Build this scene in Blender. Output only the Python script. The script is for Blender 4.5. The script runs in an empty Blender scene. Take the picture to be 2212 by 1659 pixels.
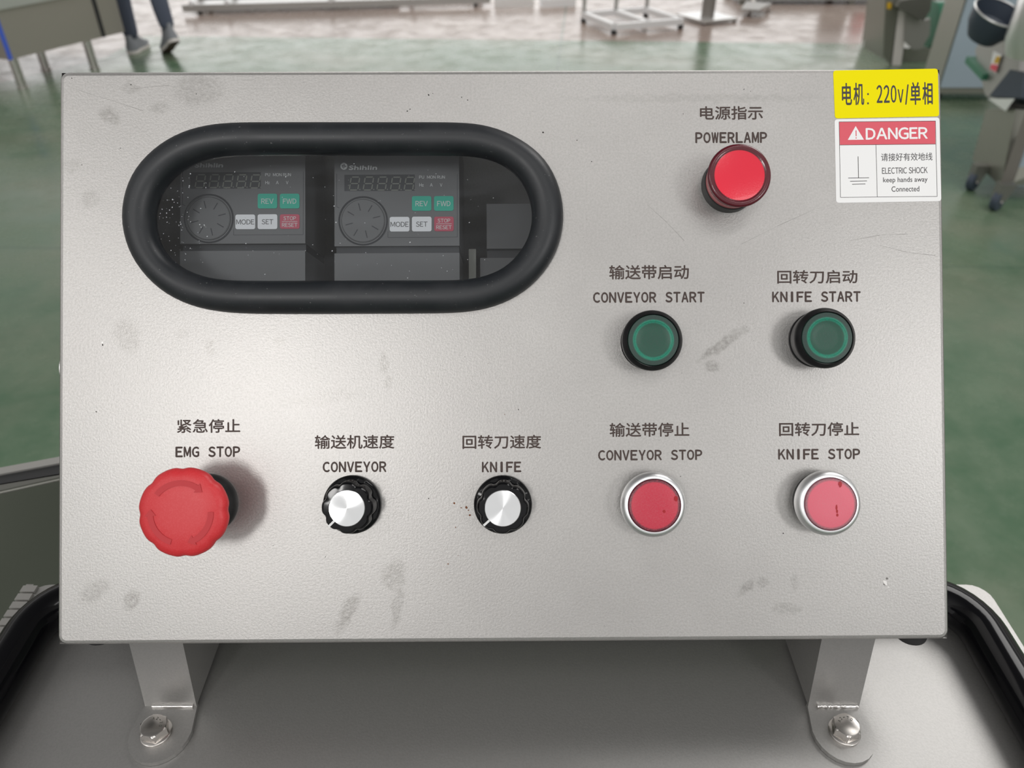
import bpy, bmesh, math, random
from mathutils import Matrix, Vector
R = math.radians
C = bpy.context.scene.collection
SC = bpy.context.scene
random.seed(7)

# ------------------------------------------------------------------ camera
cam_data = bpy.data.cameras.new('camera')
cam = bpy.data.objects.new('camera', cam_data)
C.objects.link(cam)
cam.location = (0.0, 0.0, 1.40)
cam.rotation_euler = (R(54.5), 0.0, 0.0)
cam_data.sensor_fit = 'HORIZONTAL'
cam_data.sensor_width = 36.0
cam_data.lens = 36.0 * 1661.0 / 2212.0
cam_data.clip_start = 0.02
cam_data.clip_end = 100.0
cam_data.dof.use_dof = True
cam_data.dof.focus_distance = 0.402
cam_data.dof.aperture_fstop = 11.0
SC.camera = cam

# ------------------------------------------------------------------ hall light
SC.view_settings.view_transform = 'Standard'
SC.view_settings.look = 'None'
SC.view_settings.exposure = 0.0
SC.view_settings.gamma = 1.0
SC.view_settings.use_curve_mapping = False

world = bpy.data.worlds.new('hall_light')
SC.world = world
world.use_nodes = True
wn, wl = world.node_tree.nodes, world.node_tree.links
wn.clear()
w_out = wn.new('ShaderNodeOutputWorld')
w_bg = wn.new('ShaderNodeBackground')
w_tc = wn.new('ShaderNodeTexCoord')
w_sep = wn.new('ShaderNodeSeparateXYZ')
wl.new(w_tc.outputs['Generated'], w_sep.inputs[0])


def sky_ramp(stops):
    """hall brightness by height of the direction looked at"""
    r = wn.new('ShaderNodeValToRGB')
    mp = wn.new('ShaderNodeMapRange')
    mp.inputs['From Min'].default_value = -1.0
    mp.inputs['From Max'].default_value = 1.0
    wl.new(w_sep.outputs['Z'], mp.inputs['Value'])
    wl.new(mp.outputs[0], r.inputs[0])
    el = r.color_ramp.elements
    for e, (p, v) in zip((el[0], el[1]), (stops[0], stops[-1])):
        e.position = p
        e.color = (v, v * .99, v * .975, 1)
    for p, v in stops[1:-1]:
        e = el.new(p)
        e.color = (v, v * .99, v * .975, 1)
    return r.outputs[0]


back_sky = sky_ramp([(0, .15), (.46, .25), (.53, .74), (.66, .78), (.80, .74), (.93, .64), (1, .34)])
front_sky = sky_ramp([(0, .12), (.46, .25), (.52, 2.2), (.58, 2.2), (.64, 1.0), (.72, .34), (.85, .12), (1, .10)])
w_y = wn.new('ShaderNodeMapRange')
w_y.interpolation_type = 'SMOOTHSTEP'
w_y.inputs['From Min'].default_value = -0.35
w_y.inputs['From Max'].default_value = 0.25
wl.new(w_sep.outputs['Y'], w_y.inputs['Value'])
w_mix = wn.new('ShaderNodeMix')
w_mix.data_type = 'RGBA'
wl.new(w_y.outputs[0], w_mix.inputs[0])
wl.new(back_sky, w_mix.inputs[6])
wl.new(front_sky, w_mix.inputs[7])
wl.new(w_mix.outputs[2], w_bg.inputs['Color'])
w_bg.inputs['Strength'].default_value = 1.0
wl.new(w_bg.outputs[0], w_out.inputs[0])


def area_light(name, loc, target, sx, sy, power, col=(1, 1, 1)):
    ld = bpy.data.lights.new(name, 'AREA')
    ld.shape = 'RECTANGLE'
    ld.size, ld.size_y = sx, sy
    ld.energy = power
    ld.color = col
    o = bpy.data.objects.new(name, ld)
    C.objects.link(o)
    o.location = loc
    o.rotation_euler = (Vector(target) - Vector(loc)).to_track_quat('-Z', 'Y').to_euler()
    return o


# long ceiling lamps of the hall, and one added fill lamp
area_light('ceiling_or_fill_lamp', (-1.42, -3.22, 3.62), (-0.1, 0.33, 1.17), 0.45, 0.8, 31, (1.0, 0.98, 0.96))
area_light('ceiling_or_fill_lamp', (2.5, 2.3, 4.4), (0.2, 0.3, 1.0), 1.4, 2.4, 62, (1.0, 0.98, 0.96))
area_light('ceiling_or_fill_lamp', (-3.0, -1.75, 3.9), (-0.1, 0.33, 1.17), 0.6, 0.9, 9, (1.0, 0.98, 0.96))
area_light('ceiling_or_fill_lamp', (0.9, -1.9, 6.4), (0.0, 0.33, 1.17), 3.0, 0.5, 22, (1.0, 0.98, 0.96))  # added fill, brightens the panel top and the stickers
area_light('ceiling_or_fill_lamp', (2.75, -2.75, 3.35), (0.1, 0.33, 1.17), 0.7, 1.1, 25, (1.0, 0.99, 0.98))
area_light('ceiling_or_fill_lamp', (0.5, 9.0, 5.5), (0.5, 7.5, 0.0), 8.0, 3.0, 260, (1.0, 0.97, 0.94))

# ------------------------------------------------------------------ materials
MATS = {}


def principled(name, col, rough=0.5, metal=0.0, spec=0.5, coat=0.0, **kw):
    m = bpy.data.materials.new(name)
    m.use_nodes = True
    b = m.node_tree.nodes['Principled BSDF']
    b.inputs['Base Color'].default_value = (*col, 1)
    b.inputs['Roughness'].default_value = rough
    b.inputs['Metallic'].default_value = metal
    b.inputs['Specular IOR Level'].default_value = spec
    b.inputs['Coat Weight'].default_value = coat
    for k, v in kw.items():
        b.inputs[k.replace('_', ' ')].default_value = v
    MATS[name] = m
    return m


class NT:
    """small helper to wire a material's node tree"""
    def __init__(self, m):
        self.n, self.l = m.node_tree.nodes, m.node_tree.links
        self.b = self.n['Principled BSDF']
        self.tc = self.n.new('ShaderNodeTexCoord')

    def link(self, a, b):
        self.l.new(a, b)

    def math(self, op, a, b=None, c=None, clamp=False):
        x = self.n.new('ShaderNodeMath')
        x.operation = op
        x.use_clamp = clamp
        for i, v in enumerate((a, b, c)):
            if v is None:
                continue
            if isinstance(v, (int, float)):
                x.inputs[i].default_value = v
            else:
                self.l.new(v, x.inputs[i])
        return x.outputs[0]

    def noise(self, scale, detail=2.0, rough=0.5, vec=None, dist=0.0):
        x = self.n.new('ShaderNodeTexNoise')
        x.inputs['Scale'].default_value = scale
        x.inputs['Detail'].default_value = detail
        x.inputs['Roughness'].default_value = rough
        x.inputs['Distortion'].default_value = dist
        self.l.new(vec if vec is not None else self.tc.outputs['Object'], x.inputs['Vector'])
        return x.outputs['Fac']

    def rng(self, v, a, b, c=0.0, d=1.0, smooth=False):
        x = self.n.new('ShaderNodeMapRange')
        if smooth:
            x.interpolation_type = 'SMOOTHSTEP'
        x.clamp = True
        for i, q in zip(('From Min', 'From Max', 'To Min', 'To Max'), (a, b, c, d)):
            x.inputs[i].default_value = q
        self.l.new(v, x.inputs['Value'])
        return x.outputs[0]

    def mix(self, f, a, b):
        x = self.n.new('ShaderNodeMix')
        x.data_type = 'RGBA'
        if isinstance(f, (int, float)):
            x.inputs[0].default_value = f
        else:
            self.l.new(f, x.inputs[0])
        for i, v in ((6, a), (7, b)):
            if isinstance(v, tuple):
                x.inputs[i].default_value = (*v, 1)
            else:
                self.l.new(v, x.inputs[i])
        return x.outputs[2]

    def bump(self, h, strength=0.2, dist=0.001):
        x = self.n.new('ShaderNodeBump')
        x.inputs['Strength'].default_value = strength
        x.inputs['Distance'].default_value = dist
        self.l.new(h, x.inputs['Height'])
        self.l.new(x.outputs[0], self.b.inputs['Normal'])


# bead-blasted stainless sheet of the control box, with grease marks
m = principled('blasted_steel', (0.58, 0.565, 0.55), 0.46, 0.86)
t = NT(m)
grain = t.noise(900, 3, 0.7)
cloud = t.noise(9, 4, 0.6)
fine = t.noise(2600, 1, 0.5)
SMUDGES = [  # centre u, v in mm, half axes, angle, strength
    ((-80.80, 15.58), 4.0, 11.5, -30, .75), ((-56.93, 35.62), 6.5, 8.0, -20, .6), ((-55.07, 18.98), 2.8, 12, -8, .5),
    ((-191.41, 23.17), 4.2, 6.0, -25, .7), ((-210.43, 28.27), 9, 5.5, 35, .5), ((-61.40, 144.23), 2.8, 7, 8, .55), ((-59.51, 134.64), 2.2, 5, 0, .5),
    ((112.53, 152.22), 14, 3.0, 35, .75), ((121.01, 158.43), 8, 2.5, 30, .5), ((109.07, 141.68), 4.5, 3.0, 0, .7),
    ((-151.09, 152.60), 3.2, 5.0, 30, .55), ((-194.11, 159.28), 7, 10, 20, .5), ((-165.44, 159.38), 4, 2.5, 0, .4), ((-115.22, 156.73), 3.5, 2.2, 0, .45),
    ((124.98, 27.34), 6, 2.6, 40, .65), ((133.62, 30.14), 3, 3, 0, .5), ((149.89, 29.56), 2, 4, 0, .4), ((145.92, 16.74), 8, 3.2, 5, .4),
    ((-203.26, 273.64), 6, 4, -30, .6), ((-192.01, 288.11), 5, 3, 0, .35), ((-157.19, 286.77), 14, 9, 0, .4), ((-213.43, 230.25), 6, 5, 0, .4),
    ((-177.59, 277.89), 6, 3, 0, .4), ((-224.27, 248.37), 6, 4, 0, .3), ((100.48, 281.69), 65, 2.5, 0, .28), ((-92.54, 126.44), 22, 4, 8, .3),
]
obj_c = t.tc.outputs['Object']
smask = None
wob = t.n.new('ShaderNodeTexNoise')
wob.inputs['Scale'].default_value = 180
wob.inputs['Detail'].default_value = 3
t.link(obj_c, wob.inputs['Vector'])
wsub = t.n.new('ShaderNodeVectorMath')
wsub.operation = 'MULTIPLY_ADD'
t.link(wob.outputs['Color'], wsub.inputs[0])
wsub.inputs[1].default_value = (0.006, 0.006, 0)
t.link(obj_c, wsub.inputs[2])
for (u, v), a, b, ang, st in SMUDGES:
    mp = t.n.new('ShaderNodeMapping')
    mp.vector_type = 'TEXTURE'
    mp.inputs['Location'].default_value = (u * .001 + .003, v * .001 + .003, 0)
    mp.inputs['Rotation'].default_value = (0, 0, R(ang))
    mp.inputs['Scale'].default_value = (a * .001, b * .001, 1)
    t.link(wsub.outputs[0], mp.inputs['Vector'])
    ln = t.n.new('ShaderNodeVectorMath')
    ln.operation = 'LENGTH'
    t.link(mp.outputs[0], ln.inputs[0])
    f = t.rng(ln.outputs['Value'], 1.25, 0.55, 0, st, True)
    smask = f if smask is None else t.math('MAXIMUM', smask, f)
patch = t.rng(t.noise(420, 4, .7), .30, .60)
smask = t.math('MULTIPLY', smask, patch)
speck = t.rng(t.noise(1150, 2, .6), .665, .71)
speck_zone = t.rng(t.noise(26, 3, .6), .50, .72)
speck = t.math('MULTIPLY', speck, t.math('ADD', t.math('MULTIPLY', speck_zone, .55), .18))
base = t.mix(t.rng(cloud, .35, .68), (0.47, 0.457, 0.445), (0.53, 0.517, 0.503))
base = t.mix(t.rng(grain, .38, .64, 0, .34), base, (0.32, 0.31, 0.295))
base = t.mix(t.math('MULTIPLY', smask, .95), base, (0.26, 0.25, 0.235))
base = t.mix(t.math('MULTIPLY', speck, .9), base, (0.10, 0.09, 0.08))
t.link(base, t.b.inputs['Base Color'])
t.link(t.math('ADD', t.rng(cloud, .3, .7, .37, .43), t.math('MULTIPLY', smask, -.08)), t.b.inputs['Roughness'])
t.bump(grain, .22, .0004)

# plainer steel sheet
m = principled('satin_steel', (0.46, 0.452, 0.44), 0.47, 0.80)
t = NT(m)
g = t.noise(850, 3, .7)
t.link(t.mix(t.rng(g, .4, .65, 0, .25), (0.46, 0.452, 0.44), (0.33, 0.322, 0.314)), t.b.inputs['Base Color'])
t.bump(g, .2, .0004)
principled('weld', (0.72, 0.70, 0.68), 0.28, 1.0)
principled('bolt_steel', (0.62, 0.59, 0.56), 0.27, 1.0)
principled('chrome', (0.93, 0.94, 0.95), 0.36, 1.0)
principled('dark_steel', (0.20, 0.20, 0.18), 0.42, 0.7)
principled('tank_steel', (0.44, 0.41, 0.365), 0.42, 0.65)
principled('olive_steel', (0.30, 0.30, 0.26), 0.40, 0.75)
principled('bright_steel', (0.78, 0.78, 0.77), 0.30, 0.8)
principled('grey_steel', (0.42, 0.41, 0.39), 0.45, 0.6)
principled('black_gloss', (0.004, 0.004, 0.005), 0.12, 0.0, 0.28)
principled('black_plastic', (0.010, 0.010, 0.011), 0.30, 0.0, 0.3)
principled('black_matt', (0.02, 0.02, 0.021), 0.55)
m = principled('rubber', (0.016, 0.019, 0.023), 0.46, 0.0, 0.55)
t = NT(m)
dust = t.rng(t.noise(700, 2, .6), .70, .76)
big = t.rng(t.noise(40, 4, .6), .45, .75)
t.link(t.mix(t.math('MULTIPLY', dust, .5), t.mix(big, (0.012, 0.0145, 0.018), (0.022, 0.024, 0.028)), (0.22, 0.22, 0.22)), t.b.inputs['Base Color'])
t.link(t.rng(big, 0, 1, .42, .52), t.b.inputs['Roughness'])
principled('engraving', (0.070, 0.048, 0.042), 0.7)
principled('print_black', (0.055, 0.05, 0.05), 0.6)
principled('print_grey', (0.10, 0.095, 0.10), 0.6)
principled('sticker_yellow', (1.0, 0.87, 0.0), 0.6, 0.0, 0.12)
principled('sticker_white', (0.99, 0.99, 0.99), 0.5, 0.0, 0.3)
principled('sticker_red', (0.82, 0.13, 0.17), 0.5, 0.0, 0.3)
m = principled('red_button', (0.70, 0.030, 0.040), 0.42, 0.0, 0.5)
t = NT(m)
t.link(t.mix(t.rng(t.noise(1500, 2, .7), .45, .7, 0, .35), (0.66, 0.028, 0.036), (0.72, 0.09, 0.095)), t.b.inputs['Base Color'])
principled('red_arrow', (0.55, 0.028, 0.036), 0.55)
principled('white_paint', (0.80, 0.80, 0.80), 0.4)
principled('housing_grey', (0.14, 0.142, 0.147), 0.50)
principled('housing_dark', (0.040, 0.042, 0.048), 0.55)
principled('digit_grey', (0.19, 0.20, 0.175), 0.5)
principled('print_white', (0.62, 0.63, 0.63), 0.5)
principled('key_green', (0.012, 0.42, 0.30), 0.4)
principled('key_white', (0.82, 0.83, 0.86), 0.4)
principled('key_red', (0.50, 0.065, 0.115), 0.4)
principled('lamp_side', (0.48, 0.085, 0.10), 0.35)
principled('rust', (0.22, 0.085, 0.04), 0.8)
principled('scratch', (0.20, 0.19, 0.18), 0.5, 0.5)
principled('speck_dark', (0.03, 0.027, 0.024), 0.7)
principled('dust_white', (0.55, 0.57, 0.60), 0.7)
principled('blue_stripe', (0.06, 0.13, 0.62), 0.5)
principled('blue_grey', (0.40, 0.48, 0.55), 0.5, 0.2)
principled('drum_reflect_green', (0.05, 0.20, 0.12), 0.3, 0.2)  # stainless drum: the floor's green reflection painted into its colour
principled('yellow_label', (0.75, 0.45, 0.02), 0.5)
principled('caster_blue', (0.045, 0.06, 0.085), 0.5)
principled('jeans', (0.075, 0.088, 0.125), 0.85)
principled('jacket', (0.03, 0.035, 0.05), 0.85)
principled('shoe_grey', (0.22, 0.23, 0.25), 0.6)
principled('sole_white', (0.70, 0.66, 0.63), 0.6)
principled('sole_brown', (0.10, 0.06, 0.05), 0.7)
principled('skin', (0.55, 0.33, 0.24), 0.55)
principled('hair', (0.012, 0.010, 0.010), 0.5)
principled('column_grey', (0.24, 0.22, 0.20), 0.5, 0.3)
principled('anodised', (0.93, 0.94, 0.95), 0.22, 1.0)
m = principled('spun_aluminium', (0.85, 0.86, 0.87), 0.16, 1.0, Anisotropic=0.95)
t = NT(m)
tg = t.n.new('ShaderNodeTangent')
tg.direction_type = 'RADIAL'
tg.axis = 'Z'
t.link(tg.outputs[0], t.b.inputs['Tangent'])


def radial_mat(name, stops, rough, noise_col=None, coat=0.0):
    """a moulded round lens: colours by distance from its axis (mm)"""
    m = principled(name, stops[0][1], rough, coat=coat)
    t = NT(m)
    sep = t.n.new('ShaderNodeVectorMath')
    sep.operation = 'MULTIPLY'
    sep.inputs[1].default_value = (1, 1, 0)
    t.link(t.tc.outputs['Object'], sep.inputs[0])
    ln = t.n.new('ShaderNodeVectorMath')
    ln.operation = 'LENGTH'
    t.link(sep.outputs[0], ln.inputs[0])
    rmp = t.n.new('ShaderNodeValToRGB')
    t.link(t.math('MULTIPLY', ln.outputs['Value'], 1000.0 / 20.0), rmp.inputs[0])
    el = rmp.color_ramp.elements
    el[0].position, el[0].color = stops[0][0] / 20.0, (*stops[0][1], 1)
    el[1].position, el[1].color = stops[-1][0] / 20.0, (*stops[-1][1], 1)
    for r, c in stops[1:-1]:
        e = el.new(r / 20.0)
        e.color = (*c, 1)
    col = rmp.outputs[0]
    if noise_col:
        col = t.mix(t.rng(t.noise(1300, 3, .7), .42, .70, 0, .5), col, noise_col)
    t.link(col, t.b.inputs['Base Color'])
    t.bump(t.noise(1500, 2, .6), .15, .0003)
    return m


radial_mat('lens_green', [(0, (0.012, 0.075, 0.048)), (8.2, (0.010, 0.085, 0.052)), (8.9, (0.006, 0.24, 0.15)), (9.9, (0.006, 0.24, 0.15)), (10.6, (0.018, 0.048, 0.038)), (14, (0.022, 0.046, 0.038))], 0.42, (0.03, 0.07, 0.055))
radial_mat('lens_red', [(0, (0.60, 0.030, 0.065)), (11.3, (0.62, 0.035, 0.07)), (12.1, (0.13, 0.03, 0.045)), (14, (0.07, 0.008, 0.02))], 0.40, (0.60, 0.10, 0.13))
radial_mat('lens_pink', [(0, (0.80, 0.16, 0.22)), (11.3, (0.80, 0.15, 0.21)), (12.3, (0.30, 0.15, 0.17)), (13.2, (0.22, 0.10, 0.13)), (14, (0.07, 0.005, 0.02))], 0.45, (0.75, 0.20, 0.24))  # pinker than the red lens: dust and brighter reflection in the colour
radial_mat('lens_lamp', [(0, (0.86, 0.012, 0.045)), (12.3, (0.88, 0.012, 0.045)), (12.6, (0.11, 0.004, 0.012)), (16.5, (0.10, 0.004, 0.014))], 0.22, None, 0.3)
principled('lens_mark', (0.42, 0.004, 0.012), 0.3)

# clear pane: a thin sheet that lets light through and mirrors a little
m = bpy.data.materials.new('clear_pane')
m.use_nodes = True
MATS['clear_pane'] = m
n, l = m.node_tree.nodes, m.node_tree.links
n.clear()
o_ = n.new('ShaderNodeOutputMaterial')
mx = n.new('ShaderNodeMixShader')
tr = n.new('ShaderNodeBsdfTransparent')
tr.inputs[0].default_value = (0.90, 0.92, 0.93, 1)
gl = n.new('ShaderNodeBsdfGlossy')
gl.inputs['Roughness'].default_value = 0.04
fr = n.new('ShaderNodeFresnel')
fr.inputs['IOR'].default_value = 1.48
tc = n.new('ShaderNodeTexCoord')
hz = n.new('ShaderNodeBsdfDiffuse')
hz.inputs['Color'].default_value = (0.45, 0.47, 0.52, 1)
mx2 = n.new('ShaderNodeMixShader')
nz = n.new('ShaderNodeTexNoise')
nz.inputs['Scale'].default_value = 60
nz.inputs['Detail'].default_value = 5
mpn = n.new('ShaderNodeMapping')
mpn.inputs['Rotation'].default_value = (0, 0, R(-20))
mpn.inputs['Scale'].default_value = (0.35, 1.6, 1)
l.new(tc.outputs['Object'], mpn.inputs[0])
l.new(mpn.outputs[0], nz.inputs['Vector'])
rg = n.new('ShaderNodeMapRange')
rg.inputs['From Min'].default_value = .45
rg.inputs['From Max'].default_value = .85
rg.inputs['To Min'].default_value = .0
rg.inputs['To Max'].default_value = .045
l.new(nz.outputs['Fac'], rg.inputs[0])
l.new(fr.outputs[0], mx.inputs[0])
l.new(tr.outputs[0], mx.inputs[1])
l.new(gl.outputs[0], mx.inputs[2])
l.new(rg.outputs[0], mx2.inputs[0])
l.new(mx.outputs[0], mx2.inputs[1])
l.new(hz.outputs[0], mx2.inputs[2])
l.new(mx2.outputs[0], o_.inputs[0])

# painted hall floor: worn green epoxy, bare beige concrete beyond it
m = principled('hall_floor', (0.10, 0.22, 0.14), 0.25)
t = NT(m)
sp = t.n.new('ShaderNodeSeparateXYZ')
t.link(t.tc.outputs['Object'], sp.inputs[0])
X, Y = sp.outputs[0], sp.outputs[1]
n1 = t.noise(0.9, 5, .62)
n2 = t.noise(5.0, 5, .65)
n3 = t.noise(34, 4, .7)
green = t.mix(t.rng(n2, .35, .68), (0.078, 0.150, 0.086), (0.130, 0.192, 0.122))
green = t.mix(t.rng(n1, .42, .66, 0, .75), green, (0.19, 0.205, 0.145))
green = t.mix(t.rng(n3, .55, .75, 0, .22), green, (0.20, 0.27, 0.20))
beige = t.mix(t.rng(n1, .36, .64), (0.27, 0.205, 0.175), (0.38, 0.31, 0.27))
beige = t.mix(t.rng(n2, .42, .68, 0, .6), beige, (0.20, 0.15, 0.12))
edge_far = t.math('GREATER_THAN', t.math('ADD', Y, t.math('MULTIPLY', X, 0.05)), 6.95)
edge_left = t.math('GREATER_THAN', t.math('SUBTRACT', Y, t.math('MULTIPLY', t.math('ADD', X, 3.56), 1.82)), 5.57)
col = t.mix(t.math('MAXIMUM', edge_far, t.math('MULTIPLY', edge_left, t.math('LESS_THAN', X, -3.15))), green, beige)
j1 = t.math('LESS_THAN', t.math('ABSOLUTE', t.math('SUBTRACT', t.math('ADD', Y, t.math('MULTIPLY', X, 0.045)), 2.85)), 0.006)
j2 = t.math('LESS_THAN', t.math('ABSOLUTE', t.math('SUBTRACT', t.math('SUBTRACT', X, 0.3437), t.math('MULTIPLY', t.math('SUBTRACT', Y, 6.085), 0.083))), 0.012)
col = t.mix(t.math('MULTIPLY', t.math('MAXIMUM', j1, j2), .55), col, (0.05, 0.10, 0.065))
t.link(col, t.b.inputs['Base Color'])
t.link(t.rng(n2, .3, .7, .16, .34), t.b.inputs['Roughness'])
t.bump(n3, .05, .004)


# ------------------------------------------------------------------ mesh helpers
def obj(name, bm, mats, parent=None, loc=(0, 0, 0), smooth=None, scale=1.0):
    if scale != 1.0:
        bmesh.ops.scale(bm, vec=(scale,) * 3, verts=bm.verts)
    me = bpy.data.meshes.new(name)
    bmesh.ops.recalc_face_normals(bm, faces=bm.faces)
    bm.to_mesh(me)
    bm.free()
    if isinstance(mats, str):
        mats = [mats]
    for k in mats:
        me.materials.append(MATS[k])
    if smooth is not None:
        for p in me.polygons:
            p.use_smooth = True
        me.set_sharp_from_angle(angle=R(smooth))
    o = bpy.data.objects.new(name, me)
    C.objects.link(o)
    o.location = loc
    o.parent = parent
    return o


def thing(name, label, cat, matrix=None, group=None):
    o = bpy.data.objects.new(name, None)
    o.empty_display_size = 0.05
    C.objects.link(o)
    if matrix is not None:
        o.matrix_world = matrix
    tag(o, label, cat, group)
    return o


def tag(o, label, cat=None, group=None):
    o['label'] = label
    if cat:
        o['category'] = cat
    if group:
        o['group'] = group
    return o


def setmat(faces, i):
    for f in faces:
        f.material_index = i


def lathe(bm, prof, seg=64, c=(0, 0), fn=None, mi=0, cap0=False, cap1=True):
    """turn (radius, height) pairs about an axis through c; fn(theta, k, r) may change a radius"""
    rings = []
    for k, (r, z) in enumerate(prof):
        ring = []
        for i in range(seg):
            a = 2 * math.pi * i / seg
            rr = fn(a, k, r) if fn else r
            ring.append(bm.verts.new((c[0] + rr * math.cos(a), c[1] + rr * math.sin(a), z)))
        rings.append(ring)
    fs = []
    for k in range(len(rings) - 1):
        for i in range(seg):
            j = (i + 1) % seg
            fs.append(bm.faces.new((rings[k][i], rings[k][j], rings[k + 1][j], rings[k + 1][i])))
    if cap0:
        fs.append(bm.faces.new(rings[0]))
    if cap1:
        fs.append(bm.faces.new(rings[-1]))
    setmat(fs, mi)
    return fs


def prism(bm, pts, z0, z1, mi=0):
    """upright prism over a plan polygon"""
    a = [bm.verts.new((p[0], p[1], z0)) for p in pts]
    b = [bm.verts.new((p[0], p[1], z1)) for p in pts]
    k = len(pts)
    fs = [bm.faces.new(a), bm.faces.new(b)]
    for i in range(k):
        fs.append(bm.faces.new((a[i], a[(i + 1) % k], b[(i + 1) % k], b[i])))
    setmat(fs, mi)
    return fs


def hull(bm, pa, pb, mi=0):
    """solid between two polygons of equally many 3-D points"""
    a = [bm.verts.new(p) for p in pa]
    b = [bm.verts.new(p) for p in pb]
    k = len(pa)
    fs = [bm.faces.new(a), bm.faces.new(b)]
    for i in range(k):
        fs.append(bm.faces.new((a[i], a[(i + 1) % k], b[(i + 1) % k], b[i])))
    setmat(fs, mi)
    return fs


def box(bm, x0, x1, y0, y1, z0, z1, mi=0):
    return prism(bm, [(x0, y0), (x1, y0), (x1, y1), (x0, y1)], z0, z1, mi)


def rrect(x0, y0, x1, y1, r, k=5):
    pts = []
    for cx_, cy_, a0 in ((x1 - r, y1 - r, 0), (x0 + r, y1 - r, 90), (x0 + r, y0 + r, 180), (x1 - r, y0 + r, 270)):
        for i in range(k + 1):
            a = R(a0 + 90 * i / k)
            pts.append((cx_ + r * math.cos(a), cy_ + r * math.sin(a)))
    return pts


def tube(bm, pts, r, seg=20, closed=False, mi=0, radii=None):
    """round bar along a path of 3-D points"""
    pts = [Vector(p) for p in pts]
    k = len(pts)
    rings = []
    up = None
    for i in range(k):
        a = pts[(i - 1) % k] if (closed or i > 0) else pts[i]
        b = pts[(i + 1) % k] if (closed or i < k - 1) else pts[i]
        d = (b - a).normalized()
        if up is None:
            up = Vector((0, 0, 1)) if abs(d.z) < .9 else Vector((1, 0, 0))
        s = d.cross(up).normalized()
        u = s.cross(d).normalized()
        up = u
        rr = radii[i] if radii else r
        rings.append([bm.verts.new(pts[i] + (s * math.cos(2 * math.pi * j / seg) + u * math.sin(2 * math.pi * j / seg)) * rr) for j in range(seg)])
    fs = []
    for i in range(k if closed else k - 1):
        A, B = rings[i], rings[(i + 1) % k]
        for j in range(seg):
            fs.append(bm.faces.new((A[j], A[(j + 1) % seg], B[(j + 1) % seg], B[j])))
    if not closed:
        fs += [bm.faces.new(rings[0]), bm.faces.new(rings[-1])]
    setmat(fs, mi)
    return fs


def fillet_path(pts, rad, k=8):
    """round the corners of a polyline"""
    pts = [Vector(p) for p in pts]
    out = [pts[0]]
    for i in range(1, len(pts) - 1):
        p, a, b = pts[i], (pts[i - 1] - pts[i]).normalized(), (pts[i + 1] - pts[i]).normalized()
        ang = a.angle(b)
        tlen = rad / math.tan(ang / 2)
        ctr = p + (a + b).normalized() * (rad / math.sin(ang / 2))
        s, e = p + a * tlen - ctr, p + b * tlen - ctr
        for j in range(k + 1):
            f = j / k
            w = s.angle(e)
            out.append(ctr + (s * math.sin((1 - f) * w) + e * math.sin(f * w)) / math.sin(w))
    out.append(pts[-1])
    return out


_glyphs = {}


def glyph_mesh(s, bold):
    key = (s, bold)
    if key not in _glyphs and s.isascii() and s.isupper() and len(s) > 1:
        # set a Latin line letter by letter with even gaps
        vs, fs, x = [], [], 0.0
        for ch in s:
            if ch == ' ':
                x += .28
                continue
            g_ = glyph_mesh(ch, bold)
            k = len(vs)
            vs += [(v[0] - g_[2] + x, v[1], 0) for v in g_[0]]
            fs += [tuple(q + k for q in f) for f in g_[1]]
            x += g_[3] - g_[2] + .085
        y0, y1 = min(v[1] for v in vs), max(v[1] for v in vs)
        _glyphs[key] = (vs, fs, 0.0, x - .085, y0, y1)
    elif key not in _glyphs:
        cu = bpy.data.curves.new('lettering', 'FONT')
        cu.body = chr(ord(s) + 0xFEE0) if s.isascii() and len(s) == 1 and s not in '-/I' else s
        cu.offset = bold
        cu.resolution_u = 3
        o = bpy.data.objects.new('lettering', cu)
        C.objects.link(o)
        me = bpy.data.meshes.new_from_object(o.evaluated_get(bpy.context.evaluated_depsgraph_get()))
        bpy.data.objects.remove(o)
        bpy.data.curves.remove(cu)
        vs = [tuple(v.co) for v in me.vertices]
        fs = [tuple(p.vertices) for p in me.polygons]
        bpy.data.meshes.remove(me)
        x0, x1 = min(v[0] for v in vs), max(v[0] for v in vs)
        y0, y1 = min(v[1] for v in vs), max(v[1] for v in vs)
        _glyphs[key] = (vs, fs, x0, x1, y0, y1)
    return _glyphs[key]


def text(bm, s, p0, p1, z, mi, bold=0.0, shear=0.0, slant=0.0, xf=None):
    """letters fitted into the rectangle p0 (lower left) .. p1 (upper right)"""
    vs, fs, x0, x1, y0, y1 = glyph_mesh(s, 0.0)
    if bold > 0:
        # heavier strokes: the same letters again, a hair apart
        h_ = p1[1] - p0[1]
        b_ = bold * h_
        for i, (ax, ay) in enumerate(((-b_, 0), (b_, 0), (0, -b_), (0, b_))):
            text(bm, s, (p0[0] + ax * .9 + abs(b_) * .9, p0[1] + ay + b_), (p1[0] + ax * .9 - abs(b_) * .9, p1[1] + ay - b_), z + .0015 * h_ * .1 * (i + 1), mi, 0.0, shear, slant, xf)
        p0, p1 = (p0[0] + b_ * .9, p0[1] + b_), (p1[0] - b_ * .9, p1[1] - b_)
    sx, sy = (p1[0] - p0[0]) / (x1 - x0), (p1[1] - p0[1]) / (y1 - y0)
    new = []
    for v in vs:
        x = p0[0] + (v[0] - x0) * sx + slant * (v[1] - y0) * sy
        y = p0[1] + (v[1] - y0) * sy + shear * (x - p0[0])
        q = (x, y, z)
        new.append(bm.verts.new(xf(q) if xf else q))
    for f in fs:
        try:
            bm.faces.new([new[i] for i in f]).material_index = mi
        except ValueError:
            pass


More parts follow.
